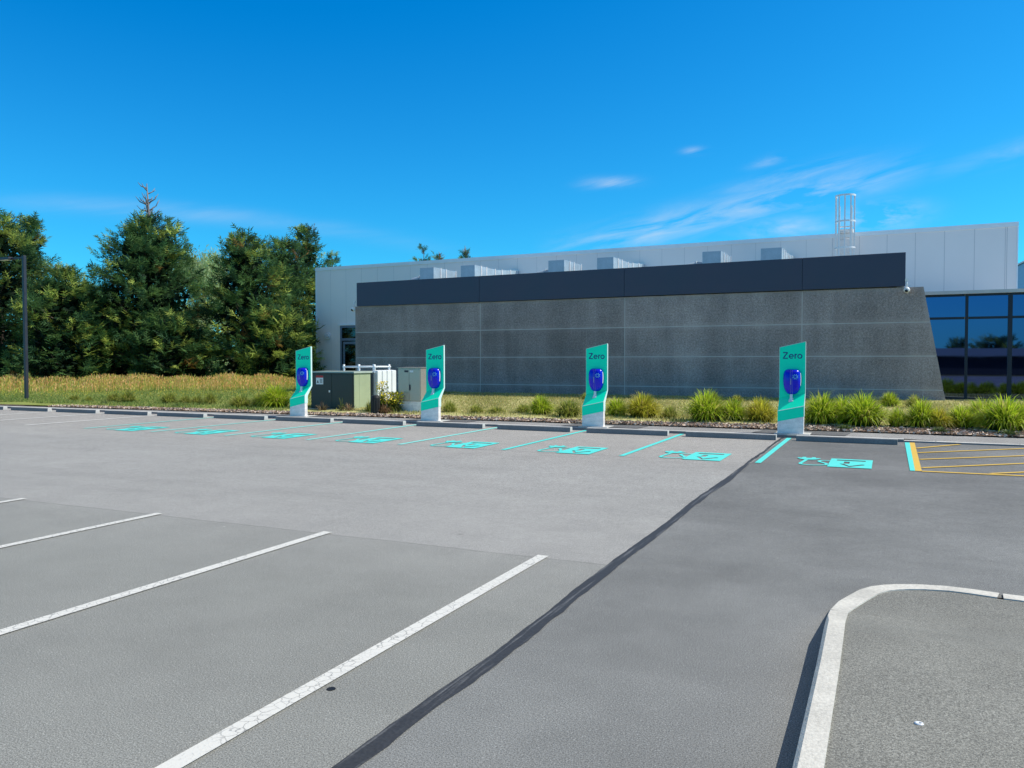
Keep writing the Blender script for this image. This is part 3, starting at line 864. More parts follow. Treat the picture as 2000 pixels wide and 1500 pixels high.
# door with transom
dr = MB()
dx0, dx1 = -28.63, -26.6
for a, b, c, d in ((dx0, dx0 + .12, .3, 3.72), (dx1 - .12, dx1, .3, 3.72), (dx0 + .12, dx1 - .12, 3.60, 3.72), (dx0 + .12, dx1 - .12, 2.86, 3.0)):
    dr.box(a, b, -.05, .03, c, d)
dr.box(dx0 + .20, dx0 + .32, -.03, .02, .3, 2.8); dr.box(dx0 + .32, dx1 - .2, -.03, .02, 2.66, 2.8)
dd = dr.build('door', M['frame_blue'], hall)
o = MB(); o.box(dx0 + .11, dx1 - .11, -.018, .01, .3, 3.62); o.build('door_glass', M['door_glass'], dd)
o = MB(); o.box(dx0 - .12, dx1 + .1, -.09, .02, 3.73, 3.80); o.build('door_flashing', M['cap'], hall)
wl = tag(empty('wall_light', (-29.5, 37.99, 3.16)), 'small round white wall light left of the hall door', 'wall light')
o = MB(); o.tube([(0, 0, 0), (0, -.09, 0)], .21, 20); o.build('light_rim', M['cap'], wl)
o = MB(); o.tube([(0, -.088, 0), (0, -.13, 0)], [.15, .10], 20); o.build('light_diffuser', M['white_plastic'], wl)

# security cameras
def cam_fixture(loc, label, s=1.0):
    r = tag(empty('security_camera', loc), label, 'security camera', 'white security cameras')
    o = MB(); o.tube([(0, -.02, .34 * s), (0, -.06, .10 * s)], .022 * s, 8); o.box(-.05 * s, .05 * s, -.05, .03, .30 * s, .38 * s); o.build('bracket', M['white_plastic'], r)
    o = MB(); o.sphere((0, -.10, 0), .10 * s); o.build('dome', M['white_plastic'], r)
    o = MB(); o.sphere((-.01, -.16, -.03 * s), .055 * s); o.build('lens', M['frame_dark'], r)
cam_fixture((.50, 29.93, 4.05), 'white dome camera below the right end of the navy fascia')
cam_fixture((-21.75, 29.9, 4.02), 'white dome camera at the left top corner of the concrete wall', 1.0)

# ------------------------------------------------------------------ roof plant
def hvac(x0, x1, side, label):
    """galvanised duct outlet standing on the flat roof; side -1: elbow at its left, +1: long duct running back to the hall"""
    r = tag(empty('roof_duct', (x0, 33.0, 4.75)), label, 'roof duct', 'galvanised ducts on the flat roof')
    w = x1 - x0; h = 1.36; L = 2.1
    o = MB(); o.box(0, w, 0, L, .12, h)
    b = o.build('duct_box', M['duct'], r, bevel=.01)
    for yy in (.0, .62, 1.15, L - .01):
        o = MB(); o.box(-.03, w + .03, yy, yy + .05, .1, h + .03)
        if yy == 0: continue
        o.build('flange', M['galv'], b)
    for xx in (.1, w - .1):
        o = MB(); o.box(xx - .04, xx + .04, .2, L - .2, 0, .12); o.build('support', M['galv'], r)
    if side < 0:
        o = MB(); pts = [(-.02, .6, .80), (-.35, .6, .86), (-.7, .62, .80), (-.95, .66, .55), (-1.0, .68, .0)]
        o.tube(pts, .19, 14); o.tube([(-.33, .6, .86), (-.37, .6, .86)], .215, 14); o.build('elbow', M['duct'], r)
    else:
        zt = lambda yy: h - .02 + (yy - L) * .085
        o = MB(); o.hexa([(.04, L + .05, .3), (w - .04, L + .05, .3), (w - .04, 4.95, .3), (.04, 4.95, .3), (.04, L + .05, zt(L)), (w - .04, L + .05, zt(L)), (w - .04, 4.95, zt(4.95)), (.04, 4.95, zt(4.95))])
        d = o.build('long_duct', M['duct'], r, bevel=.01)
        for yy in (2.9, 3.9, 4.7):
            o = MB(); o.box(.01, w - .01, yy, yy + .05, .27, zt(yy) + .035); o.build('flange', M['galv'], d)
hv = [(-20.23, -19.47, -1, 'leftmost galvanised roof duct, with a small elbow at its left'), (-18.02, -17.29, 1, 'second galvanised roof duct from the left, running back to the hall'),
      (-13.64, -12.89, -1, 'third galvanised roof duct from the left, elbow at its left'), (-11.38, -10.65, 1, 'fourth galvanised roof duct, tall box before a long flanged run'),
      (-6.90, -6.16, -1, 'fifth galvanised roof duct, flat elbow reaching to its left'), (-4.62, -3.83, 1, 'rightmost galvanised roof duct, next to the caged ladder')]
for a in hv: hvac(*a)

# caged roof ladder
lad = tag(empty('caged_ladder', (-1.77, 37.45, 4.75)), 'white steel roof ladder with a round safety cage rising above the hall', 'ladder')
for sx in (-.24, .24):
    o = MB(); o.box(sx - .03, sx + .03, .28, .33, 0, 3.6); o.build('ladder_rail', M['fin'], lad)
for i in range(9):
    o = MB(); o.tube([(-.22, .305, .15 + i * .29), (.22, .305, .15 + i * .29)], .018, 6); o.build('rung', M['galv'], lad)
cr = .385
for k in range(7):
    a = R(-200 + 220 / 6 * k)
    o = MB(); cx, cy = cr * math.cos(a), cr * math.sin(a) * 1.0
    o.box(cx - .027, cx + .027, cy - .012, cy + .012, .95, 3.96); o.build('cage_bar', M['fin'], lad)
for z in (.98, 1.72, 2.84, 3.93):
    o = MB(); n = 28
    for i in range(n):
        a0, a1 = R(-215 + 250 * i / n), R(-215 + 250 * (i + 1) / n)
        q = lambda a, rr, zz: (rr * math.cos(a), rr * math.sin(a), zz)
        o.hexa([q(a0, cr + .012, z), q(a1, cr + .012, z), q(a1, cr + .024, z), q(a0, cr + .024, z), q(a0, cr + .012, z + .07), q(a1, cr + .012, z + .07), q(a1, cr + .024, z + .07), q(a0, cr + .024, z + .07)])
    o.build('cage_hoop', M['fin'], lad)
o = MB(); o.box(-.30, .30, .36, .85, 2.46, 2.62); o.box(-.3, .3, .36, .40, 2.70, 2.75); o.build('landing', M['galv'], lad)

# pale building far to the right
db = tag(empty('distant_building', (13.0, 112, 0)), 'pale blue grey gabled building far beyond the right corner of the hall', 'building')
o = MB(); o.prism_y([(0, 0), (14, 0), (14, 14.2), (7, 16.2), (0, 12.4)], 0, 20)
o.build('gable_wall', pmat('pale_far_cladding', (.36, .62, .86), .6, var=.04), db)
o = MB(); o.hexa([(-.3, -.3, 12.35), (7, -.3, 16.2), (7, 20, 16.2), (-.3, 20, 12.35), (-.3, -.3, 12.55), (7, -.3, 16.4), (7, 20, 16.4), (-.3, 20, 12.55)]); o.build('roof_edge', M['cap'], db)

# ------------------------------------------------------------------ green kiosk, transformer, cabinet, stump, lamp
ks = tag(empty('power_kiosk', (-17.42, 21.5, .12)), 'dark green steel power kiosk with a warning label behind the leftmost charger', 'power kiosk')
o = MB(); o.box(0, 1.72, 0, .93, .03, 1.20); kb = o.build('kiosk_body', M['kiosk'], ks, bevel=.012)
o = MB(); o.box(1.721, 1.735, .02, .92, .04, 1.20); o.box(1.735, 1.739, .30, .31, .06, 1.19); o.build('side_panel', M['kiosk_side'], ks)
o = MB(); o.hexa([(-.05, -.05, 1.205), (1.78, -.05, 1.205), (1.78, .98, 1.205), (-.05, .98, 1.205), (-.03, -.03, 1.255), (1.76, -.03, 1.255), (1.76, .96, 1.265), (-.03, .96, 1.265)]); o.build('kiosk_lid', M['kiosk_lid'], ks)
for a, b in ((.03, .855), (.868, 1.69)):
    o = MB(); o.box(a, b, -.014, 0, .07, 1.17); d = o.build('kiosk_door', M['kiosk'], ks, bevel=.004)
    if a < .5:
        o = MB(); o.box(.75, .80, -.03, -.012, .57, .64); o.build('lock', M['galv'], d)
        sg = MB(); sg.box(.23, .52, -.019, -.0145, .83, 1.12); s_ = sg.build('warning_label', M['white_plastic'], d)
        sg = MB(); sg.box(.23, .52, -.022, -.0195, 1.05, 1.12); sg.build('label_header', M['red'], s_)
        sg = MB(); sg.prism_y([(.26, .88), (.34, .88), (.30, .97)], -.022, -.0195)
        for i in range(4): sg.box(.385, .49, -.022, -.0195, .88 + i * .036, .895 + i * .036)
        sg.build('label_print', M['frame_dark'], s_)
o = MB(); o.box(-.1, 1.9, -.12, 1.05, -.05, .028); o.build('kiosk_plinth', M['pad'], ks)

tr = tag(empty('finned_transformer', (-17.0, 22.62, .15)), 'white finned transformer standing behind the dark green kiosk', 'transformer')
o = MB(); o.box(0, 1.28, .0, 1.15, .1, 1.17); o.build('tank', M['fin_dark'], tr)
for i in range(4):
    o = MB(); y0 = .02 + i * .29
    o.hexa([(1.28, y0, .25), (1.46, y0, .23), (1.46, y0 + .255, .23), (1.28, y0 + .255, .25), (1.28, y0, 1.26), (1.46, y0, 1.24), (1.46, y0 + .255, 1.24), (1.28, y0 + .255, 1.26)])
    o.build('radiator_fin', M['fin'], tr, bevel=.02)
o = MB(); o.box(-.02, 1.36, -.02, 1.17, 1.172, 1.215); o.build('tank_lid', M['fin'], tr)
o = MB()
for y in (.12, 1.0):
    o.tube([(-.05, y, 1.37), (1.32, y, 1.37)], .03, 8)
for x in (.0, .62, 1.26):
    for y in (.12, 1.0):
        o.tube([(x, y, 1.2), (x, y, 1.45)], .038, 8)
    o.tube([(x, .12, 1.37), (x, 1.0, 1.37)], .024, 8)
o.build('top_rail', M['fin'], tr)
o = MB(); o.box(-.2, 1.7, -.1, 1.3, -.1, .09); o.build('transformer_plinth', M['pad'], tr)

sc_ = tag(empty('steel_cabinet', (-13.86, 21.3, .13)), 'two door stainless steel cabinet on a concrete plinth beside a charging post', 'cabinet')
o = MB(); o.box(0, .82, 0, .55, .34, 1.37); o.build('cabinet_body', M['stainless'], sc_, bevel=.006)
o = MB(); o.box(0, .82, .01, .55, .02, .338); o.build('cabinet_base', M['galv'], sc_)
for a, b in ((.02, .406), (.414, .80)):
    o = MB(); o.box(a, b, -.016, 0, .36, 1.33); d = o.build('cabinet_door', M['stainless'], sc_, bevel=.003)
    if a > .3:
        o = MB(); o.box(.425, .455, -.04, -.016, .68, .86); o.build('handle', M['frame_dark'], d)
        o = MB(); o.box(.43, .56, -.019, -.0165, 1.24, 1.30); o.build('rating_label', M['white_plastic'], d)
    else:
        o = MB(); o.box(.24, .38, -.019, -.0165, 1.24, 1.30); o.build('rating_label', M['frame_dark'], d)
o = MB(); o.hexa([(-.02, -.03, 1.372), (.84, -.03, 1.372), (.84, .57, 1.372), (-.02, .57, 1.372), (-.02, -.03, 1.385), (.84, -.03, 1.385), (.84, .57, 1.40), (-.02, .57, 1.40)]); o.build('cabinet_roof', M['stainless'], sc_)
o = MB(); o.box(-.35, 1.0, -.28, .7, -.12, .018); o.build('cabinet_slab', M['pad'], sc_)

bo = tag(empty('stump_post', (-14.23, 20.60, .10)), 'short black ribbed stump post in front of the white transformer', 'bollard')
o = MB(); n = 26; lv = [(0, .135), (.42, .14), (.50, .138), (.555, .118), (.575, .07)]
for z, rad in lv:
    for i in range(n):
        a = 2 * math.pi * i / n; r2 = rad * (1 + (.05 if i % 2 else -.05) * (1 if z < .5 else .3))
        o.v.append((r2 * math.cos(a), r2 * math.sin(a), z))
for j in range(len(lv) - 1):
    for i in range(n): o.face((j * n + i, j * n + (i + 1) % n, (j + 1) * n + (i + 1) % n, (j + 1) * n + i))
o.face([(len(lv) - 1) * n + i for i in range(n)]); o.build('stump_body', M['black'], bo)

lp = tag(empty('lamp_pole', (-31.87, 21.45, .12)), 'tall charcoal lamp pole standing on the lawn at the left', 'street lamp')
o = MB(); o.box(-.06, .06, -.06, .06, 0, 5.88); o.box(-.12, .12, -.12, .12, 0, .03); o.build('pole', M['pole'], lp, bevel=.01)
o = MB(); o.box(-1.0, -.06, -.035, .035, 5.77, 5.84); arm = o.build('arm', M['pole'], lp)
o = MB(); o.hexa([(-1.55, -.16, 5.80), (-.75, -.16, 5.765), (-.75, .16, 5.765), (-1.55, .16, 5.80), (-1.55, -.16, 5.86), (-.75, -.16, 5.86), (-.75, .16, 5.86), (-1.55, .16, 5.86)]); hd = o.build('lamp_head', M['pole'], lp, bevel=.01)
o = MB(); o.box(-1.45, -.9, -.12, .12, 5.755, 5.762); o.build('lamp_lens', M['white_plastic'], hd)

# small marks on the near asphalt
o = MB(); o.prism_z([(.024 * math.cos(k * .4) * (1 + .06 * math.sin(k * 2.1)), .024 * math.sin(k * .4)) for k in range(15)], 0, .003); tag(o.build('tar_spot', M['black'], loc=(-2.67, 3.44, 0)), 'round black spot on the asphalt beside the nearest white line', 'tar spot')
o = MB(); n = 18
for i in range(n):
    a = 2 * math.pi * i / n; c_, s_ = math.cos(a), math.sin(a)
    o.v += [(.020 * c_, .017 * s_, .0), (.017 * c_, .014 * s_, .006), (.007 * c_ + .003, .006 * s_, .005), (.007 * c_ + .003, .006 * s_, .001)]
for i in range(n):
    j = (i + 1) % n
    for q in range(3): o.face((i * 4 + q, j * 4 + q, j * 4 + q + 1, i * 4 + q + 1), 0, True)
tag(o.build('shell_fragment', M['white_plastic'], loc=(.14, 4.02, .113)), 'small white ring shaped shell lying on the island paving', 'shell')

# ------------------------------------------------------------------ vegetation
def blades(n, rad, height, seed, cols, spread=1.0, wid=.014, segs=4, flop=.55):
    """round tussock of arching blades -> V, F, C"""
    g = np.random.default_rng(seed)
    V = []; F = []; C = []
    for i in range(n):
        a = g.uniform(0, 2 * np.pi)
        out = math.sqrt(g.uniform(0, 1))                       # 0 upright in the middle, 1 lying outwards
        r0 = rad * .42 * out * g.uniform(.5, 1.1)
        reach = rad * spread * (.12 + .62 * out) * g.uniform(.75, 1.15)
        peak = height * (1.0 - .48 * out ** 1.6) * g.uniform(.74, 1.03)
        drop = height * flop * out ** 1.5 * g.uniform(.2, 1.1)
        dx, dy = math.cos(a), math.sin(a)
        ax = a + g.normal(0, .5); tx, ty = -math.sin(ax), math.cos(ax)
        sw = g.normal(0, .16) * rad
        w = wid * g.uniform(.7, 1.3)
        tone = g.uniform(0, 1)
        base = np.array(cols[0]); tip = np.array(cols[1]) * (1 - tone) + np.array(cols[2]) * tone
        if g.uniform() < .10: tip = np.array(cols[3])
        tip = tip * g.uniform(.48, 1.25)
        b = len(V)
        for s in range(segs + 1):
            t = s / segs
            rr_ = r0 + reach * t ** 1.25
            z = peak * (1 - (1 - t) ** 1.7) - drop * t ** 2.4
            z = max(z, .01 * t)
            ww = w * (1 - .85 * t) if s < segs else 0
            cx, cy = dx * rr_ - dy * sw * t * t, dy * rr_ + dx * sw * t * t
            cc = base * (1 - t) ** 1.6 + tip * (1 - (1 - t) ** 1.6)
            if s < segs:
                V += [(cx + tx * ww, cy + ty * ww, z), (cx - tx * ww, cy - ty * ww, z)]; C += [cc, cc]
            else:
                V.append((cx, cy, z)); C.append(cc)
        for s in range(segs - 1):
            k = b + 2 * s; F += [(k, k + 1, k + 3), (k, k + 3, k + 2)]
        k = b + 2 * (segs - 1); F.append((k, k + 1, k + 2))
    return np.array(V), np.array(F), np.array(C)
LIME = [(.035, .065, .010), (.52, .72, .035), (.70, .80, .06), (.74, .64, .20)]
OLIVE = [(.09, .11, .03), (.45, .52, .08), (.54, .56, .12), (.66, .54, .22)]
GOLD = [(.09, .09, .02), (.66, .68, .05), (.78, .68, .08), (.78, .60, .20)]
protos = {}
def tussock_mesh(kind, var):
    key = (kind, var)
    if key not in protos:
        cols = {'lime': LIME, 'olive': OLIVE, 'gold': GOLD}[kind]
        V, F, C = blades(950 if kind != 'olive' else 420, 1.0, 1.0, 100 + var * 7 + len(kind), cols, 1.1, .021 if kind != 'olive' else .028, flop=.62)
        ob = np_mesh('grass_tussock', V, F, M['blade'], None, C)
        protos[key] = ob.data
        bpy.data.objects.remove(ob)
    return protos[key]
TS = [(-29.06, 21.49, .26, .27, 'olive', 'leftmost tiny olive tussock, right of the lamp pole at the mulch start'),
      (-28.21, 21.47, .22, .20, 'olive', 'tiny dull tussock second from the left on the pale mulch'),
      (-26.93, 21.57, .37, .37, 'olive', 'left one of two neighbouring olive tussocks at the far left bed'),
      (-26.12, 21.54, .45, .41, 'olive', 'right and taller one of two neighbouring olive tussocks at the far left bed'),
      (-24.08, 21.63, .42, .40, 'olive', 'olive tussock left in a row of four, below the tall dead topped conifer'),
      (-23.45, 21.81, .30, .33, 'olive', 'second small tussock in the row of four left of the leftmost charger'),
      (-22.80, 21.75, .32, .30, 'olive', 'third small pale tussock in the row of four left of the leftmost charger'),
      (-22.14, 21.71, .46, .32, 'olive', 'upright olive tussock ending the row of four left of the leftmost charger'),
      (-20.17, 21.17, .42, .55, 'olive', 'wide low greyish tussock two places left of the leftmost charger'),
      (-19.51, 21.36, .50, .38, 'olive', 'olive tussock leaning behind the large lime one by the leftmost charger'),
      (-18.78, 21.37, .82, .66, 'lime', 'large bright lime tussock just left of the leftmost charger'),
      (-12.12, 21.45, .40, .28, 'olive', 'small olive tussock just right of the steel cabinet charger'),
      (-11.25, 21.54, .28, .26, 'olive', 'low tussock on mulch, second right of the steel cabinet charger'),
      (-10.70, 21.80, .20, .30, 'olive', 'flat sparse tussock on mulch, third right of the steel cabinet charger'),
      (-9.88, 21.96, .32, .28, 'olive', 'small green tussock left of the first tall lime one between middle chargers'),
      (-9.18, 21.67, .60, .40, 'lime', 'tall narrow lime tussock midway between the two middle chargers'),
      (-8.21, 21.34, .54, .46, 'olive', 'broad olive tussock just left of the second charger from the right'),
      (-6.95, 21.89, .55, .37, 'lime', 'lime tussock just right of the second charger from the right'),
      (-6.15, 21.68, .70, .54, 'gold', 'wide golden tipped tussock between the second charger and the small one'),
      (-5.41, 21.77, .38, .27, 'olive', 'small low tussock between the golden one and the biggest clump'),
      (-4.34, 21.40, .82, .60, 'lime', 'biggest round lime tussock midway between the two right chargers'),
      (-3.67, 21.48, .62, .40, 'lime', 'middle lime tussock of three left of the rightmost charger'),
      (-2.99, 21.56, .64, .46, 'gold', 'yellowish tussock touching the left side of the rightmost charger'),
      (-1.51, 21.52, .80, .54, 'lime', 'tall lime tussock touching the right side of the rightmost charger'),
      (-1.02, 21.92, .70, .42, 'lime', 'lime tussock squeezed between two bigger ones right of the rightmost charger'),
      (-.55, 21.32, .82, .58, 'lime', 'second big lime tussock right of the rightmost charger'),
      (.02, 27.06, .50, .36, 'lime', 'round tussock growing close to the foot of the concrete wall'),
      (.70, 26.68, .46, .33, 'olive', 'greyish tussock near the slanted right end of the concrete wall'),
      (.19, 21.35, .48, .25, 'lime', 'small upright tussock left of the dry gap by the hatched area'),
      (.72, 21.52, .68, .42, 'lime', 'lime tussock below the slanted wall end, behind the hatched area'),
      (1.08, 21.42, .50, .32, 'gold', 'golden brown tussock between green ones behind the hatched area'),
      (1.56, 21.69, .54, .42, 'lime', 'lime tussock in front of the left window pane'),
      (2.39, 21.30, .78, .62, 'lime', 'big spreading lime tussock in front of the glazing at the right'),
      (2.07, 22.44, .66, .52, 'lime', 'lime tussock behind the big spreading one at the glazing'),
      (2.95, 22.23, .68, .50, 'lime', 'lime tussock cut by the right edge of the photo'),
      (-5.42, 27.99, .35, .26, 'olive', 'small dark tussock at the wall foot behind the biggest lime clump'),
      (-4.58, 27.56, .31, .26, 'olive', 'small dark tussock at the wall foot left of the rightmost charger'),
      (-9.89, 27.50, .31, .23, 'olive', 'small dark tussock at the wall foot left of the second charger')]
for i, (x, y, h, rad, kind, lab) in enumerate(TS):
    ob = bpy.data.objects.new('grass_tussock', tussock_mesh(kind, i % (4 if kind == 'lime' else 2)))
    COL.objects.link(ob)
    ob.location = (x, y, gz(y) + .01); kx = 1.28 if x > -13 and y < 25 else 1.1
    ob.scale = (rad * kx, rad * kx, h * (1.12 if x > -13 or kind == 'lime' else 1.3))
    ob.rotation_euler = (0, 0, random.uniform(0, 6.28))
    tag(ob, lab, 'tussock', 'grass tussocks in the garden bed')
for i, (x, y, h, rad) in enumerate([(3.55, 21.2, .7, .5), (4.2, 21.7, .75, .55), (4.9, 21.1, .7, .5), (5.5, 21.8, .8, .6), (6.2, 21.2, .7, .5), (3.9, 22.6, .7, .5), (5.1, 22.7, .7, .55)]):
    ob = bpy.data.objects.new('grass_tussock', tussock_mesh('lime', i % 4)); COL.objects.link(ob)
    ob.location = (x, y, gz(y) + .01); ob.scale = (rad, rad, h); ob.rotation_euler = (0, 0, i * 1.3)
    tag(ob, 'lime tussock beyond the right photo edge, mirrored in the glazing', 'tussock', 'tussocks mirrored in the glazing')
# dry and flowering clumps around kiosk and stump
def clump(name, loc, n, rad, h, cols, lab, cat, seed, group=None, wid=.012, flowers=0):
    V, F, C = blades(n, rad, h, seed, cols, 1.0, wid, flop=.8)
    r = empty(name, loc); tag(r, lab, cat, group)
    np_mesh('stems', V, F, M['blade'], r, C)
    if flowers:
        g = random.Random(seed); o = MB()
        for i in range(flowers):
            a = g.uniform(0, 6.28); d = rad * g.uniform(0, .95); z = h * g.uniform(.45, 1.05)
            c = Vector((d * math.cos(a), d * math.sin(a), z)); s = g.uniform(.016, .030)
            u = Vector((g.uniform(-1, 1), g.uniform(-1, 1), g.uniform(-1, 1))).normalized(); w = u.orthogonal().normalized(); q = u.cross(w)
            o.poly([c + w * s, c + q * s, c - w * s, c - q * s])
        tag(o.build('flowers', M['petal'], r), kind='stuff')
STRAW = [(.12, .09, .05), (.40, .29, .16), (.46, .36, .22), (.30, .14, .08)]
RUST = [(.10, .06, .03), (.36, .20, .10), (.42, .28, .16), (.30, .12, .07)]
WEED = [(.04, .06, .015), (.20, .25, .045), (.30, .32, .06), (.36, .34, .08)]
clump('dry_grass_clump', (-16.6, 21.05, .11), 70, .34, .34, STRAW, 'straw coloured grass clump in front of the left kiosk door', 'dry grass', 21, 'dry grass clumps by the kiosk')
clump('dry_grass_clump', (-15.45, 20.95, .11), 90, .42, .36, STRAW, 'straw coloured grass clump at the right foot of the kiosk', 'dry grass', 22, 'dry grass clumps by the kiosk')
clump('dry_grass_clump', (-14.62, 20.85, .11), 130, .26, .48, OLIVE, 'olive and straw grass clump at the left of the black stump', 'dry grass', 23, 'dry grass clumps by the kiosk')
clump('dry_grass_clump', (-13.95, 20.68, .11), 120, .26, .40, RUST, 'rust brown grass clump at the right of the black stump', 'dry grass', 24, 'dry grass clumps by the kiosk')
clump('flax_shoot', (-15.72, 20.9, .11), 9, .20, .62, WEED, 'single tall pale green shoot in front of the kiosk', 'shoot', 25, wid=.022)
clump('yellow_flower_bush', (-13.95, 21.15, .11), 420, .42, .62, WEED, 'yellow flowering bush between stump and steel cabinet', 'flowering bush', 26, 'yellow flowering weeds', flowers=700)
clump('yellow_flower_bush', (-14.42, 21.25, .11), 160, .22, .92, WEED, 'taller yellow flowering weed directly behind the black stump', 'flowering bush', 27, 'yellow flowering weeds', flowers=240)
for i, (x, y, lab) in enumerate([(-.93, 20.42, 'low green weed on the mulch edge right of the rightmost charger'), (1.05, 20.5, 'low green weed on the mulch edge behind the hatched area'), (2.35, 20.35, 'low green weed at the mulch edge near the right of the photo'), (-22.6, 20.6, 'low green weed on the pale mulch left of the leftmost charger'), (-26.4, 20.75, 'low green weed below the pair of olive tussocks at the left')]):
    clump('low_weed', (x, y, .10), 130, .30, .16, [(.04, .07, .02), (.13, .20, .06), (.18, .25, .09), (.25, .27, .12)], lab, 'weed', 40 + i, 'low weeds on the mulch edge', wid=.02)

def scatter_tris(name, P, size, cols, mat, up=1.0, kind_label=None, quad=False, hmin=.5):
    """upright little blades at points P (n,3)"""
    n = len(P)
    a = RNG.uniform(0, 2 * np.pi, n); h = size * RNG.uniform(hmin, 1.25, n); w = size * .16 * RNG.uniform(.6, 1.4, n) if up else size * RNG.uniform(.5, 1.2, n)
    lean = RNG.normal(0, .35, (n, 2)) * h[:, None]
    tx, ty = np.cos(a) * w, np.sin(a) * w
    V = np.empty((n, 3, 3))
    V[:, 0] = P + np.stack([tx, ty, np.zeros(n)], 1); V[:, 1] = P - np.stack([tx, ty, np.zeros(n)], 1)
    V[:, 2] = P + np.stack([lean[:, 0], lean[:, 1], h], 1)
    c = np.asarray(cols)[RNG.integers(0, len(cols), n)] * RNG.uniform(.7, 1.25, (n, 1))
    C = np.repeat(c[:, None, :], 3, 1); C[:, :2] *= .7
    return np_mesh(name, V.reshape(-1, 3), np.arange(3 * n).reshape(-1, 3), mat, None, C.reshape(-1, 3))
def gzv(y): return .085 + np.clip(np.minimum(y, 30.0) - 19.9, 0, None) * .0265
# dry lawn in front of the concrete wall, greener lawn at the left
n = 60000
x = RNG.uniform(-16, 5.5, n); y = 20.6 + (29.8 - 20.6) * RNG.uniform(0, 1, n) ** .9
keep = y > np.array([bed_back(v) for v in x]) + .1
P = np.stack([x, y, gzv(y) + .02], 1)[keep]
tag(scatter_tris('dry_lawn_grass', P, .085, [(.60, .52, .22), (.68, .60, .30), (.50, .50, .17), (.40, .44, .13)], M['grass']), 'short yellowing grass between the bed and the concrete wall', 'grass', kind='stuff')
n = 70000
x = RNG.uniform(-46, -16.2, n); y = 20.2 + (33 - 20.2) * RNG.uniform(0, 1, n) ** 1.2
keep = (y > np.array([bed_back(v) if v > -26 else bed_front(v) + .15 for v in x]) + .05) & ~((x > -17.6) & (y < 24))
P = np.stack([x, y, gzv(y) + .02], 1)[keep]
tag(scatter_tris('green_lawn_grass', P, .10, [(.28, .38, .09), (.36, .44, .11), (.46, .46, .15), (.22, .33, .08)], M['grass']), 'short green lawn around the lamp pole in front of the trees', 'grass', kind='stuff')
# tall seeding grass along the foot of the trees
n = 30000
s = RNG.uniform(0, 1, n); d = RNG.uniform(0, 1, n) ** .8 * 6.5
bx = -50 + s * 30.0; by = 23.5 + (bx + 37) * .447
x = bx - d * .42; y = by + d * .906
pat = np.sin(x * .9 + y * .5) + np.sin(x * .37 - y * 1.1 + 2) + np.sin(x * 2.3 + y * 1.9)
k_ = RNG.uniform(-2.2, 2.0, n) < pat + 1.1
x, y, d, pat = x[k_], y[k_], d[k_], pat[k_]
P = np.stack([x, y, gzv(y)], 1)
TALL = [(.86, .55, .20), (.92, .63, .26), (.78, .50, .19), (.62, .55, .16), (.95, .70, .32)]
nn = len(P)
a = RNG.uniform(0, 2 * np.pi, nn); h = RNG.uniform(.16, .60, nn) * (.45 + .45 * np.minimum(d / 2.0, 1) + .10 * pat); w = RNG.uniform(.008, .016, nn)
lean = RNG.normal(0, .14, (nn, 2)) * h[:, None]; tx, ty = np.cos(a), np.sin(a)
V = np.empty((nn, 7, 3)); Z0 = np.zeros(nn)
T = np.stack([tx, ty, Z0], 1); top = P + np.stack([lean[:, 0], lean[:, 1], h], 1)
V[:, 0] = P + T * w[:, None]; V[:, 1] = P - T * w[:, None]; V[:, 2] = top
hd_ = RNG.uniform(.08, .17, nn)
V[:, 3] = top; V[:, 4] = top + T * (w * 1.9)[:, None] + np.stack([Z0, Z0, hd_ * .5], 1); V[:, 5] = top + np.stack([lean[:, 0] * .2, lean[:, 1] * .2, hd_], 1); V[:, 6] = top - T * (w * 1.9)[:, None] + np.stack([Z0, Z0, hd_ * .5], 1)
F = np.concatenate([np.array([[0, 1, 2], [3, 4, 5], [3, 5, 6]])[None] + 7 * np.arange(nn)[:, None, None]], 0).reshape(-1, 3)
c = np.asarray(TALL)[RNG.integers(0, 5, nn)] * RNG.uniform(.75, 1.2, (nn, 1)); C = np.repeat(c[:, None, :], 7, 1)
C[:, :2] *= np.array([.72, .85, .7]); grn = (RNG.uniform(0, 1, nn) < .46)[:, None, None] * np.ones((1, 7, 3), bool)
C = np.where(grn, C * np.array([.62, .95, .55]), C * np.array([.95, .95, 1.0]))
C[:, 3:] *= np.array([1.08, .96, .95])
tag(np_mesh('tall_dry_grass', V.reshape(-1, 3), F, M['grass'], None, C.reshape(-1, 3)), 'tall golden brown seeding grass along the foot of the trees', 'tall grass', kind='stuff')
# yellow flower specks in the left lawn
o = MB(); g = random.Random(5)
for i in range(900):
    xx = g.uniform(-42, -17.8); yy = 21.6 + (xx + 34 if xx > -34 else 0) * .3 + abs(g.gauss(0, 2.6))
    s_ = g.uniform(.015, .032); zz_ = float(gzv(np.array(yy))) + g.uniform(.08, .22)
    o.poly([(xx - s_, yy, zz_), (xx, yy - s_ * .6, zz_ - s_ * .3), (xx + s_, yy, zz_), (xx, yy + s_ * .6, zz_ + s_ * .5)])
tag(o.build('lawn_flowers', M['petal']), 'tiny yellow flowers dotted over the left lawn', 'wildflowers', kind='stuff')
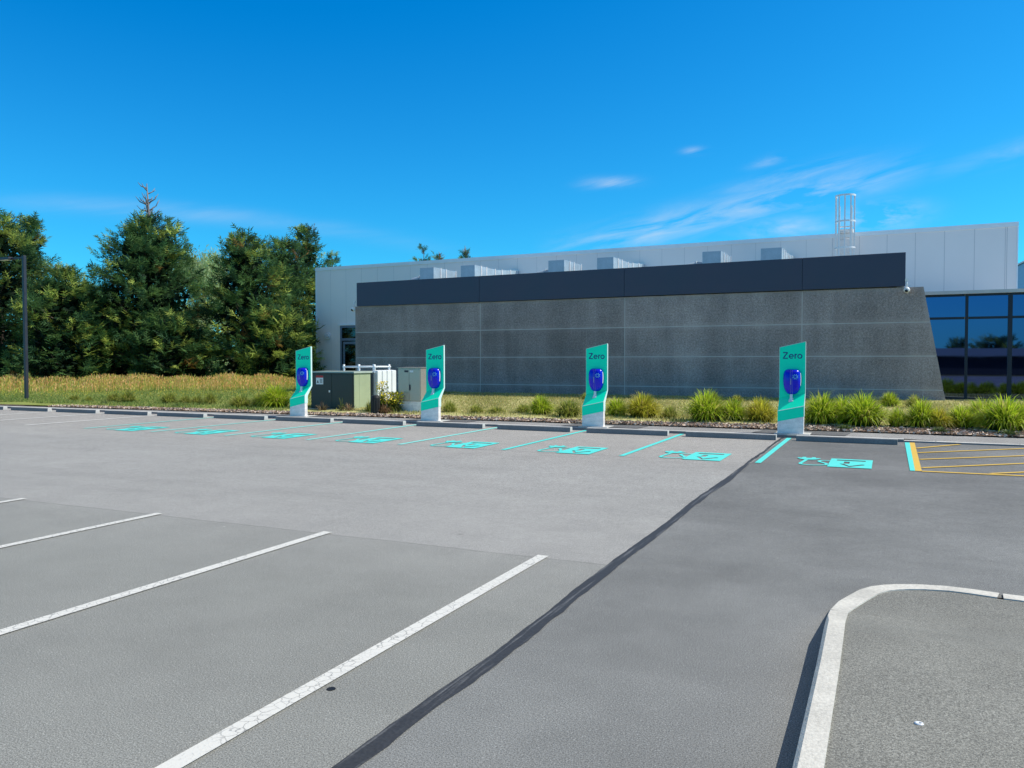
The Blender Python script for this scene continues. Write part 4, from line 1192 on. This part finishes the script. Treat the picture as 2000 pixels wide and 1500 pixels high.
# bark chips on the bed
n = 15000
x = RNG.uniform(-27.5, 4, n)
y = np.array([bed_front(v) for v in x]) - .02 + RNG.uniform(0, 1, n) ** 1.3 * (np.array([bed_back(v) - bed_front(v) for v in x]) + .15)
P = np.stack([x, y, gzv(y) + .02 + RNG.uniform(0, .02, n)], 1)
q = RNG.normal(0, 1, (n, 3)); q[:, 2] *= .35; q /= np.linalg.norm(q, axis=1)[:, None]
r2 = np.cross(q, RNG.normal(0, 1, (n, 3))); r2 /= np.linalg.norm(r2, axis=1)[:, None]
ln = RNG.uniform(.018, .045, (n, 1)); wd = ln * RNG.uniform(.25, .6, (n, 1))
V = np.stack([P - q * ln - r2 * wd, P + q * ln - r2 * wd, P + q * ln + r2 * wd, P - q * ln + r2 * wd], 1)
c = np.array([(.50, .36, .27), (.62, .49, .39), (.34, .23, .16), (.72, .60, .50), (.22, .14, .10)])[RNG.integers(0, 5, n)]
tag(np_mesh('bark_chips', V.reshape(-1, 3), np.arange(4 * n).reshape(-1, 4), M['chips'], None, np.repeat(c, 4, 0)), 'pale bark chips covering the garden bed', 'mulch', kind='stuff')

# ---- conifers
GREENS = np.array([(.036, .105, .052), (.068, .170, .066), (.160, .290, .085), (.47, .57, .125)])
def conifer(name, X, Y, H, Rd, lab, seed, dens=1.0, shape=.8, dead=0.0, warm=0.0, brown=.03, group='conifers behind the lawn', base=.35, lean=0.0, leaf=1.0):
    g = np.random.default_rng(seed)
    root = empty(name, (X, Y, base)); tag(root, lab, 'tree', group)
    Hc = H - base
    # trunk with limbs
    tb = MB()
    tb.tube([(0, 0, -.3), (lean * .2, 0, Hc * .35), (lean * .6, 0, Hc * .7), (lean, 0, Hc * .97)], [Rd * .10 + .05, Rd * .07 + .03, .07, .02], 8)
    lobes = [(g.uniform(0, 6.28), g.uniform(.1, .95), g.uniform(.4, 1.0), g.uniform(-.38, .34)) for _ in range(26)]
    def rad(t, a):
        r = Rd * (min(1.0, ((1 - t) / .62)) ** shape) * (1 - .18 * max(0, .12 - t) / .12) + .10
        f = 1.0
        for (la, lt, lw, ls) in lobes:
            da = (a - la + math.pi) % (2 * math.pi) - math.pi
            f += ls * math.exp(-(da / (lw * .8)) ** 2 - ((t - lt) / .085) ** 2)
        return r * max(.45, f)
    nb = int(170 * dens)
    Ps = []; D1 = []; D2 = []; Ls = []; Cs = []
    for i in range(nb):
        t = 1 - (i + .5) / nb if False else g.uniform(0, 1) ** .85
        t = .02 + .965 * t
        a = g.uniform(0, 2 * np.pi)
        r = rad(t, a) * g.uniform(.82, 1.08)
        rise = (.15 + .55 * t) * r * .6 * g.uniform(.4, 1.3)
        z0 = Hc * t - rise * .55
        tip = np.array([math.cos(a) * r + lean * t, math.sin(a) * r, z0 + rise])
        org = np.array([lean * t, 0, z0 - .1 * r])
        if i % 4 == 0 and r > .5:
            mid = org * .5 + tip * .5 + np.array([0, 0, -.06 * r])
            tb.tube([org, mid, tip * .92 + org * .08], [.035 + .012 * r, .025, .008], 5, cap=False)
        tone = g.uniform(0, 1)
        bc = GREENS[0] * (1 - tone) + GREENS[2] * tone
        if g.uniform() < .19 + warm * .8: bc = GREENS[3] * g.uniform(.8, 1.15)
        isb = g.uniform() < brown * .28
        if isb: bc = np.array([.36, .20, .06]) * g.uniform(.6, 1.3)
        nf = int(7 + 9 * r / max(Rd, .8) * (1.15 if Rd > 1.2 else .9))
        if isb: nf = int(nf * .8)
        for f in range(nf):
            s = 1 - (1 - .18) * g.uniform(0, 1) ** 1.5
            p = org + (tip - org) * s + g.normal(0, .10 + .07 * Rd * .5, 3) * np.array([1, 1, .7])
            ang = a + g.normal(0, .75)
            el = g.normal(.28 + .55 * t, .35)
            d = np.array([math.cos(ang) * math.cos(el), math.sin(ang) * math.cos(el), math.sin(el)])
            side = np.cross(d, np.array([0, 0, 1.0]) + g.normal(0, .45, 3)); side /= np.linalg.norm(side) + 1e-6
            Ps.append(p); D1.append(d); D2.append(side); Ls.append(leaf * g.uniform(.38, .72) * (.7 + .3 * s) * min(1, .62 + Rd * .2))
            depth = .26 + .74 * s ** 2  # colour darkens towards the trunk, crown shade painted in
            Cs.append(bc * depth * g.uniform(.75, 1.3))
    Ps, D1, D2 = np.array(Ps), np.array(D1), np.array(D2); Ls = np.array(Ls)[:, None]; Cs = np.array(Cs)
    D3 = np.cross(D1, D2)
    nfr = len(Ps); Vs = []; Cc = []
    for (u0, sd, ln) in [(0, 1, .42), (.12, -1, .46), (.25, 1, .46), (.36, -1, .44), (.48, 1, .40), (.58, -1, .36), (.70, 1, .30), (.78, -1, .26), (.62, 0, .42), (.2, 0, .45)]:
        j = g.normal(0, .12, (nfr, 1)); up = g.normal(0.02, .16, (nfr, 1))
        o_ = Ps + D1 * Ls * u0
        dd = D1 * (.62 if sd else 1.0) + D2 * (sd * .78 + j) + D3 * up - np.array([0, 0, .10])
        dd = dd / np.linalg.norm(dd, axis=1)[:, None]
        nrm = np.cross(dd, D3 + g.normal(0, .35, (nfr, 3))); nrm /= np.linalg.norm(nrm, axis=1)[:, None] + 1e-6
        L = Ls * ln * g.uniform(.8, 1.3, (nfr, 1)); W = L * g.uniform(.16, .26, (nfr, 1))
        tri = np.stack([o_ - nrm * W * .5 + dd * L * .25, o_ + nrm * W * .5 + dd * L * .25, o_ + dd * L, o_ - dd * L * .12], 1)
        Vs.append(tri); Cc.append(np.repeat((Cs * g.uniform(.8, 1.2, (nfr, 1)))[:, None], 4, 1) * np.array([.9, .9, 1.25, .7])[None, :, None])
    V = np.concatenate(Vs).reshape(-1, 3); C = np.concatenate(Cc).reshape(-1, 3)
    V[:, 2] = np.maximum(V[:, 2], .02)
    n4 = len(V) // 4
    F = (np.array([[3, 1, 2, 0]])[None] + 4 * np.arange(n4)[:, None, None]).reshape(-1, 4)
    # shaded inner twigs: larger dark sprays close to the trunk
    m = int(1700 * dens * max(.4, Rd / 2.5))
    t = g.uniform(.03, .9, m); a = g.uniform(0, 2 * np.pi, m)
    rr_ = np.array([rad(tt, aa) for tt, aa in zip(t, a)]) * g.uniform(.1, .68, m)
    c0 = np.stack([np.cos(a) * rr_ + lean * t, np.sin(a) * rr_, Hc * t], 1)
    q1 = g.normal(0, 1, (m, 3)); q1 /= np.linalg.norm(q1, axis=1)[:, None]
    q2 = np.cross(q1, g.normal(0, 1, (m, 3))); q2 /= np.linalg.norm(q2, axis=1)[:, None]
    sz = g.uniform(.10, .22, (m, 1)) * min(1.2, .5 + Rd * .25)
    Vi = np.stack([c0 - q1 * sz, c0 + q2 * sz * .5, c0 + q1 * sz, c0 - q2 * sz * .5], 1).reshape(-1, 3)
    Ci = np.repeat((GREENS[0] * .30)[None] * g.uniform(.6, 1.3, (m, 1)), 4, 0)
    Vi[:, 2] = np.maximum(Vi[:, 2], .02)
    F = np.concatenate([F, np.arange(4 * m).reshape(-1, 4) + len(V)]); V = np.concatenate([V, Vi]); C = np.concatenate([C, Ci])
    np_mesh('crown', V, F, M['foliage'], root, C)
    tb.build('trunk', M['bark'], root)
    if dead:
        db_ = MB(); z0 = Hc * .93
        db_.tube([(lean, 0, z0), (lean - .05, .02, z0 + dead * .5), (lean - .12, 0, z0 + dead)], [.09, .065, .022], 6)
        for k in range(int(9 * dead) + 3):
            zz_ = z0 + dead * g.uniform(.1, .95); a = g.uniform(0, 6.28); L = (.25 + dead * .22) * g.uniform(.5, 1.2) * (1.25 - (zz_ - z0) / dead * .7)
            p0 = Vector((lean - .05 * (zz_ - z0), 0, zz_)); d = Vector((math.cos(a), math.sin(a), g.uniform(.1, .9)))
            p1 = p0 + d * L * .55; p2 = p1 + Vector((d.x * .7, d.y * .7, d.z + .5)).normalized() * L * .5
            db_.tube([p0, p1, p2], [.042, .03, .012], 5)
            if g.uniform() < .6:
                p3 = p1 + Vector((g.uniform(-1, 1), g.uniform(-1, 1), .6)).normalized() * L * .35; db_.tube([p1, p3], [.024, .010], 4)
        db_.build('dead_top', M['dead_wood'], root)
    return root

conifer('conifer_tree', -46.1, 29.5, 10.1, 3.0, 'tall yellowish conifer at the left edge behind the lamp pole', 1, 1.25, .55, warm=.30)
conifer('conifer_tree', -48.2, 32.7, 10.6, 2.0, 'pointed dark conifer peeking out right of the leftmost tree', 2, 1.0, .8)
conifer('conifer_tree', -41.1, 29.6, 6.6, 2.7, 'lower wide conifer directly right of the lamp pole', 3, 1.25, .6, warm=.1, brown=.05, dead=.6)
conifer('conifer_tree', -46.6, 35.4, 6.5, 1.8, 'small conifer visible in the gap left of the dead topped one', 4, .8, .7, warm=.2)
conifer('conifer_tree', -40.9, 32.0, 5.9, 2.0, 'low bushy conifer at the left foot of the dead topped one', 5, 1.0, .5, warm=.3)
conifer('conifer_tree', -39.15, 33.9, 9.95, 3.7, 'broad tallest conifer with a bare dead top', 6, 2.3, .50, dead=2.75, brown=.06)
conifer('conifer_tree', -34.07, 36.2, 8.9, 2.75, 'dense conifer with twiggy top in the middle of the tree row', 7, 1.5, .55, brown=.05, dead=.55)
conifer('conifer_tree', -34.5, 39.9, 9.2, 2.7, 'conifer half hidden right of the twiggy topped one', 8, 1.0, .6)
conifer('conifer_tree', -35.42, 43.4, 10.5, 2.3, 'slender open conifer just left of the white hall', 9, .9, .75, warm=.1, brown=.08, leaf=1.1)
conifer('conifer_tree', -36.3, 47.3, 9.4, .95, 'thin conifer tip showing above the left roof corner of the hall', 10, .4, .7)
conifer('conifer_tree', -36.2, 33.0, 4.2, 2.2, 'low spreading conifer at the right foot of the dead topped one', 11, 1.0, .45, warm=.1, brown=.08)
conifer('conifer_tree', -31.4, 36.0, 4.4, 2.0, 'low bushy conifer with orange twigs beside the hall wall', 12, 1.0, .45, warm=.35, brown=.10)
conifer('conifer_tree', -37.7, 62.2, 11.9, 1.2, 'left dark treetop peeking over the hall roof', 13, .6, .6, group='treetops above the hall roof')
conifer('conifer_tree', -36.9, 63.7, 11.3, 1.1, 'middle brown bare treetop above the hall roof', 14, .3, .7, dead=1.0, brown=.7, group='treetops above the hall roof')
conifer('conifer_tree', -35.2, 65.5, 11.7, 1.1, 'right treetop with bare branches above the hall roof', 15, .5, .6, dead=1.3, group='treetops above the hall roof')

# pale willow between the conifers
def willow(X, Y, H, Rd, seed):
    g = np.random.default_rng(seed)
    root = empty('willow_tree', (X, Y, .35)); tag(root, 'pale green willow showing between the dark conifers', 'tree')
    tb = MB(); tb.tube([(0, 0, -.2), (.1, 0, H * .4), (0, .1, H * .8)], [.28, .18, .05], 8)
    for i in range(10):
        a = g.uniform(0, 6.28); z = H * g.uniform(.3, .7); r = Rd * .7
        tb.tube([(0, 0, z), (math.cos(a) * r * .5, math.sin(a) * r * .5, z + H * .14), (math.cos(a) * r, math.sin(a) * r, z + H * .18)], [.08, .05, .02], 5)
    tb.build('trunk', M['bark'], root)
    n = 34000
    cl = 110
    ca = g.uniform(0, 6.28, cl); ct = g.uniform(.12, .93, cl); cr_ = Rd * np.sqrt(np.clip(1 - ((ct - .45) / .55) ** 2, .05, 1)) * g.uniform(.35, 1.0, cl)
    cc = np.stack([np.cos(ca) * cr_, np.sin(ca) * cr_, H * .96 * ct], 1)
    tone = g.uniform(.7, 1.25, cl)
    k = g.integers(0, cl, n)
    P = cc[k] + g.normal(0, 1, (n, 3)) * np.array([.30, .30, .42])
    d = g.normal(0, .35, (n, 3)); d[:, 2] -= 1.0; d /= np.linalg.norm(d, axis=1)[:, None]
    s = np.cross(d, g.normal(0, 1, (n, 3))); s /= np.linalg.norm(s, axis=1)[:, None]
    L = g.uniform(.14, .30, (n, 1)); W = L * .13
    V = np.stack([P, P + d * L * .5 + s * W, P + d * L, P + d * L * .5 - s * W], 1).reshape(-1, 3)
    V[:, 2] = np.maximum(V[:, 2], .05)
    C = np.repeat((np.array([.55, .68, .36])[None] * (tone[k] * g.uniform(.7, 1.25, n))[:, None]), 4, 0)
    np_mesh('crown', V, np.arange(4 * n).reshape(-1, 4), M['pale_foliage'], root, C)
willow(-44.8, 43.4, 9.6, 2.9, 31)

# low wooded hills closing the view behind the trees
V = []; F = []; g = random.Random(9)
hx = np.arange(-420, 261, 6.0)
for i, x in enumerate(hx):
    y = 330 + .12 * x; h = 7.5 + 3.5 * math.sin(x * .021) + 2 * math.sin(x * .083 + 1) + g.uniform(-.8, .8)
    V += [(x, y, -1), (x, y + 14, h * .8), (x, y + 40, h)]
for i in range(len(hx) - 1):
    for j in range(2): F.append((i * 3 + j, (i + 1) * 3 + j, (i + 1) * 3 + j + 1, i * 3 + j + 1))
tag(np_mesh('hills', np.array(V), np.array(F), ground_mat('wooded_hills', (.03, .05, .03), (.05, .075, .035), (.07, .09, .05), .08), None, None, True), kind='structure')

# ------------------------------------------------------------------ what the glazing mirrors: a long shed and trees across the street
sh = tag(empty('street_shed', (0, -58, 0)), 'long low shed with a pale roof, seen only mirrored in the glazing', 'shed')
o = MB(); o.box(-26, 60, -20, 0, 0, 2.35); o.build('shed_wall', pmat('dark_shed_wall', (.03, .032, .04), .7), sh)
o = MB(); o.hexa([(-27, 0.6, 2.36), (61, .6, 2.36), (61, -20, 2.36), (-27, -20, 2.36), (-27, .6, 2.45), (61, .6, 2.45), (61, -10, 3.6), (-27, -10, 3.6)]); o.build('shed_roof', pmat('shed_roof_metal', (.14, .165, .15), .5), sh)
for i, (x, y, h, r_) in enumerate([(14, -150, 6.6, 5.5), (24, -154, 6.9, 6.0), (3, -152, 5.0, 5.0)]):
    conifer('street_tree', x, y, h, r_, ['first', 'second', 'third'][i] + ' dark tree mirrored above the shed in the glazing', 51 + i, .5, .35, group='trees mirrored in the glazing', base=0, leaf=2.2)

# ------------------------------------------------------------------ sky, sun, camera
SUN_AZ = 65.0; SUN_EL = 47.0                # azimuth clockwise from +Y
SKY_R0, SKY_RG = 1.23, .28
world = bpy.data.worlds.new('World'); scene.world = world; world.use_nodes = True
wt = NT(world.node_tree); bg = world.node_tree.nodes['Background']
sky = wt.node('ShaderNodeTexSky', sky_type='NISHITA'); sky.sun_disc = False
sky.sun_elevation = R(SUN_EL); sky.sun_rotation = R(SUN_AZ); sky.air_density = 1.0; sky.dust_density = .2; sky.ozone_density = 3.0; sky.altitude = 0
tc = wt.node('ShaderNodeTexCoord').outputs['Generated']
sp = wt.node('ShaderNodeSeparateXYZ'); wt.l.new(tc, sp.inputs[0])
DEG = 180 / math.pi
az = wt.math('MULTIPLY', wt.math('ARCTAN2', sp.outputs[0], sp.outputs[1]), DEG)
el = wt.math('MULTIPLY', wt.math('ARCSINE', sp.outputs[2]), DEG)
sc3 = wt.node('ShaderNodeSeparateColor'); wt.l.new(sky.outputs[0], sc3.inputs[0])
deep = wt.node('ShaderNodeCombineColor')
wt.l.new(wt.math('MAXIMUM', wt.math('MULTIPLY', wt.math('SUBTRACT', sc3.outputs[0], SKY_R0), SKY_RG), 0.0), deep.inputs[0])
wt.l.new(wt.math('MAXIMUM', wt.math('MULTIPLY_ADD', sc3.outputs[1], 1.30, -.56), 0.0), deep.inputs[1]); wt.l.new(wt.math('MULTIPLY_ADD', sc3.outputs[2], 1.5, 1.0), deep.inputs[2])
col = wt.mix(wt.ramp(el, 30, 60), deep.outputs[0], sky.outputs[0])
def gauss(v, c, s):
    d = wt.math('DIVIDE', wt.math('SUBTRACT', v, c), s)
    return wt.math('POWER', math.e, wt.math('MULTIPLY', wt.math('MULTIPLY', d, d), -1.0))
def mul(*a):
    r = a[0]
    for b in a[1:]: r = wt.math('MULTIPLY', r, b)
    return r
u_ = wt.math('ADD', wt.math('MULTIPLY', az, .984), wt.math('MULTIPLY', el, .18))
v_ = wt.math('SUBTRACT', wt.math('MULTIPLY', el, .984), wt.math('MULTIPLY', az, .18))
cv = wt.node('ShaderNodeCombineXYZ'); wt.l.new(wt.math('MULTIPLY', u_, .13), cv.inputs[0]); wt.l.new(wt.math('MULTIPLY', v_, .75), cv.inputs[1])
fib = wt.ramp(wt.noise(cv.outputs[0], 1.0, 7, .62, .6), .40, .74)
cv2 = wt.node('ShaderNodeCombineXYZ'); wt.l.new(wt.math('MULTIPLY', az, .22), cv2.inputs[0]); wt.l.new(wt.math('MULTIPLY', el, .6), cv2.inputs[1])
puff = wt.ramp(wt.noise(cv2.outputs[0], 1.0, 6, .6, .3), .36, .66)
clouds = [mul(gauss(v_, 11.55, .95), wt.ramp(u_, -22, -13), wt.ramp(u_, 5, -2), fib, .68),
          mul(gauss(v_, 12.9, .5), gauss(u_, -4.0, 4.0), fib, .45),
          mul(gauss(az, -.6, 2.0), gauss(el, 9.1, .75), puff, 1.0),
          mul(gauss(az, -6.5, 2.6), gauss(el, 8.7, .6), puff, .6),
          mul(gauss(az, -18.2, 1.7), gauss(el, 12.2, .34), fib, .62),
          mul(gauss(az, -7.5, 1.1), gauss(v_, 14.25, .3), fib, .5),
          mul(gauss(az, -12.4, .7), gauss(el, 14.05, .22), fib, .5),
          mul(gauss(wt.math('ADD', el, wt.math('MULTIPLY', wt.math('MULTIPLY', wt.math('ADD', az, 50), wt.math('ADD', az, 50)), .0045)), 9.6, .55), wt.ramp(az, -60, -52), wt.ramp(az, -26, -42), wt.math('MULTIPLY_ADD', fib, .6, .3), .22),
          mul(gauss(v_, 10.9, .6), wt.ramp(u_, 3, 9), fib, .25),
          ]
tot = clouds[0]
for c_ in clouds[1:]: tot = wt.math('MAXIMUM', tot, c_)
col = wt.mix(wt.math('MINIMUM', tot, .9), col, (7.0, 7.9, 8.9, 1))
col = wt.mix(wt.math('MULTIPLY', wt.ramp(el, 32, 55), wt.math('MULTIPLY_ADD', puff, .25, .55)), col, (4.6, 4.6, 4.5, 1))  # pale haze added to the unseen upper sky as neutral fill light
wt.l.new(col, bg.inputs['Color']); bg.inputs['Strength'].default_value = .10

sd = Vector((math.sin(R(SUN_AZ)) * math.cos(R(SUN_EL)), math.cos(R(SUN_AZ)) * math.cos(R(SUN_EL)), math.sin(R(SUN_EL))))
sl = bpy.data.lights.new('sun', 'SUN'); sl.energy = 5.0; sl.angle = R(.53); sl.color = (1, .945, .84)
so = bpy.data.objects.new('sun', sl); COL.objects.link(so)
so.rotation_euler = (-sd).to_track_quat('-Z', 'Y').to_euler(); so.location = (20, 10, 30)

cd = bpy.data.cameras.new('camera'); cam = bpy.data.objects.new('camera', cd); COL.objects.link(cam)
cd.sensor_fit = 'HORIZONTAL'; cd.sensor_width = 36.0; cd.lens = 36.0 * 1577.35 / 2000
cd.clip_start = .1; cd.clip_end = 3000
r_ = Vector((.90612, .42302, -.00117)); u2 = Vector((-.01158, .02756, .99955)); f_ = Vector((-.42286, .90570, -.02987))
cam.matrix_world = Matrix(((r_.x, u2.x, -f_.x, 0), (r_.y, u2.y, -f_.y, 0), (r_.z, u2.z, -f_.z, 1.75), (0, 0, 0, 1)))
scene.camera = cam
scene.view_settings.view_transform = 'Standard'; scene.view_settings.look = 'None'; scene.view_settings.exposure = 0; scene.view_settings.gamma = 1
scene.render.engine = 'CYCLES'
scene.cycles.max_bounces = 8; scene.cycles.diffuse_bounces = 4
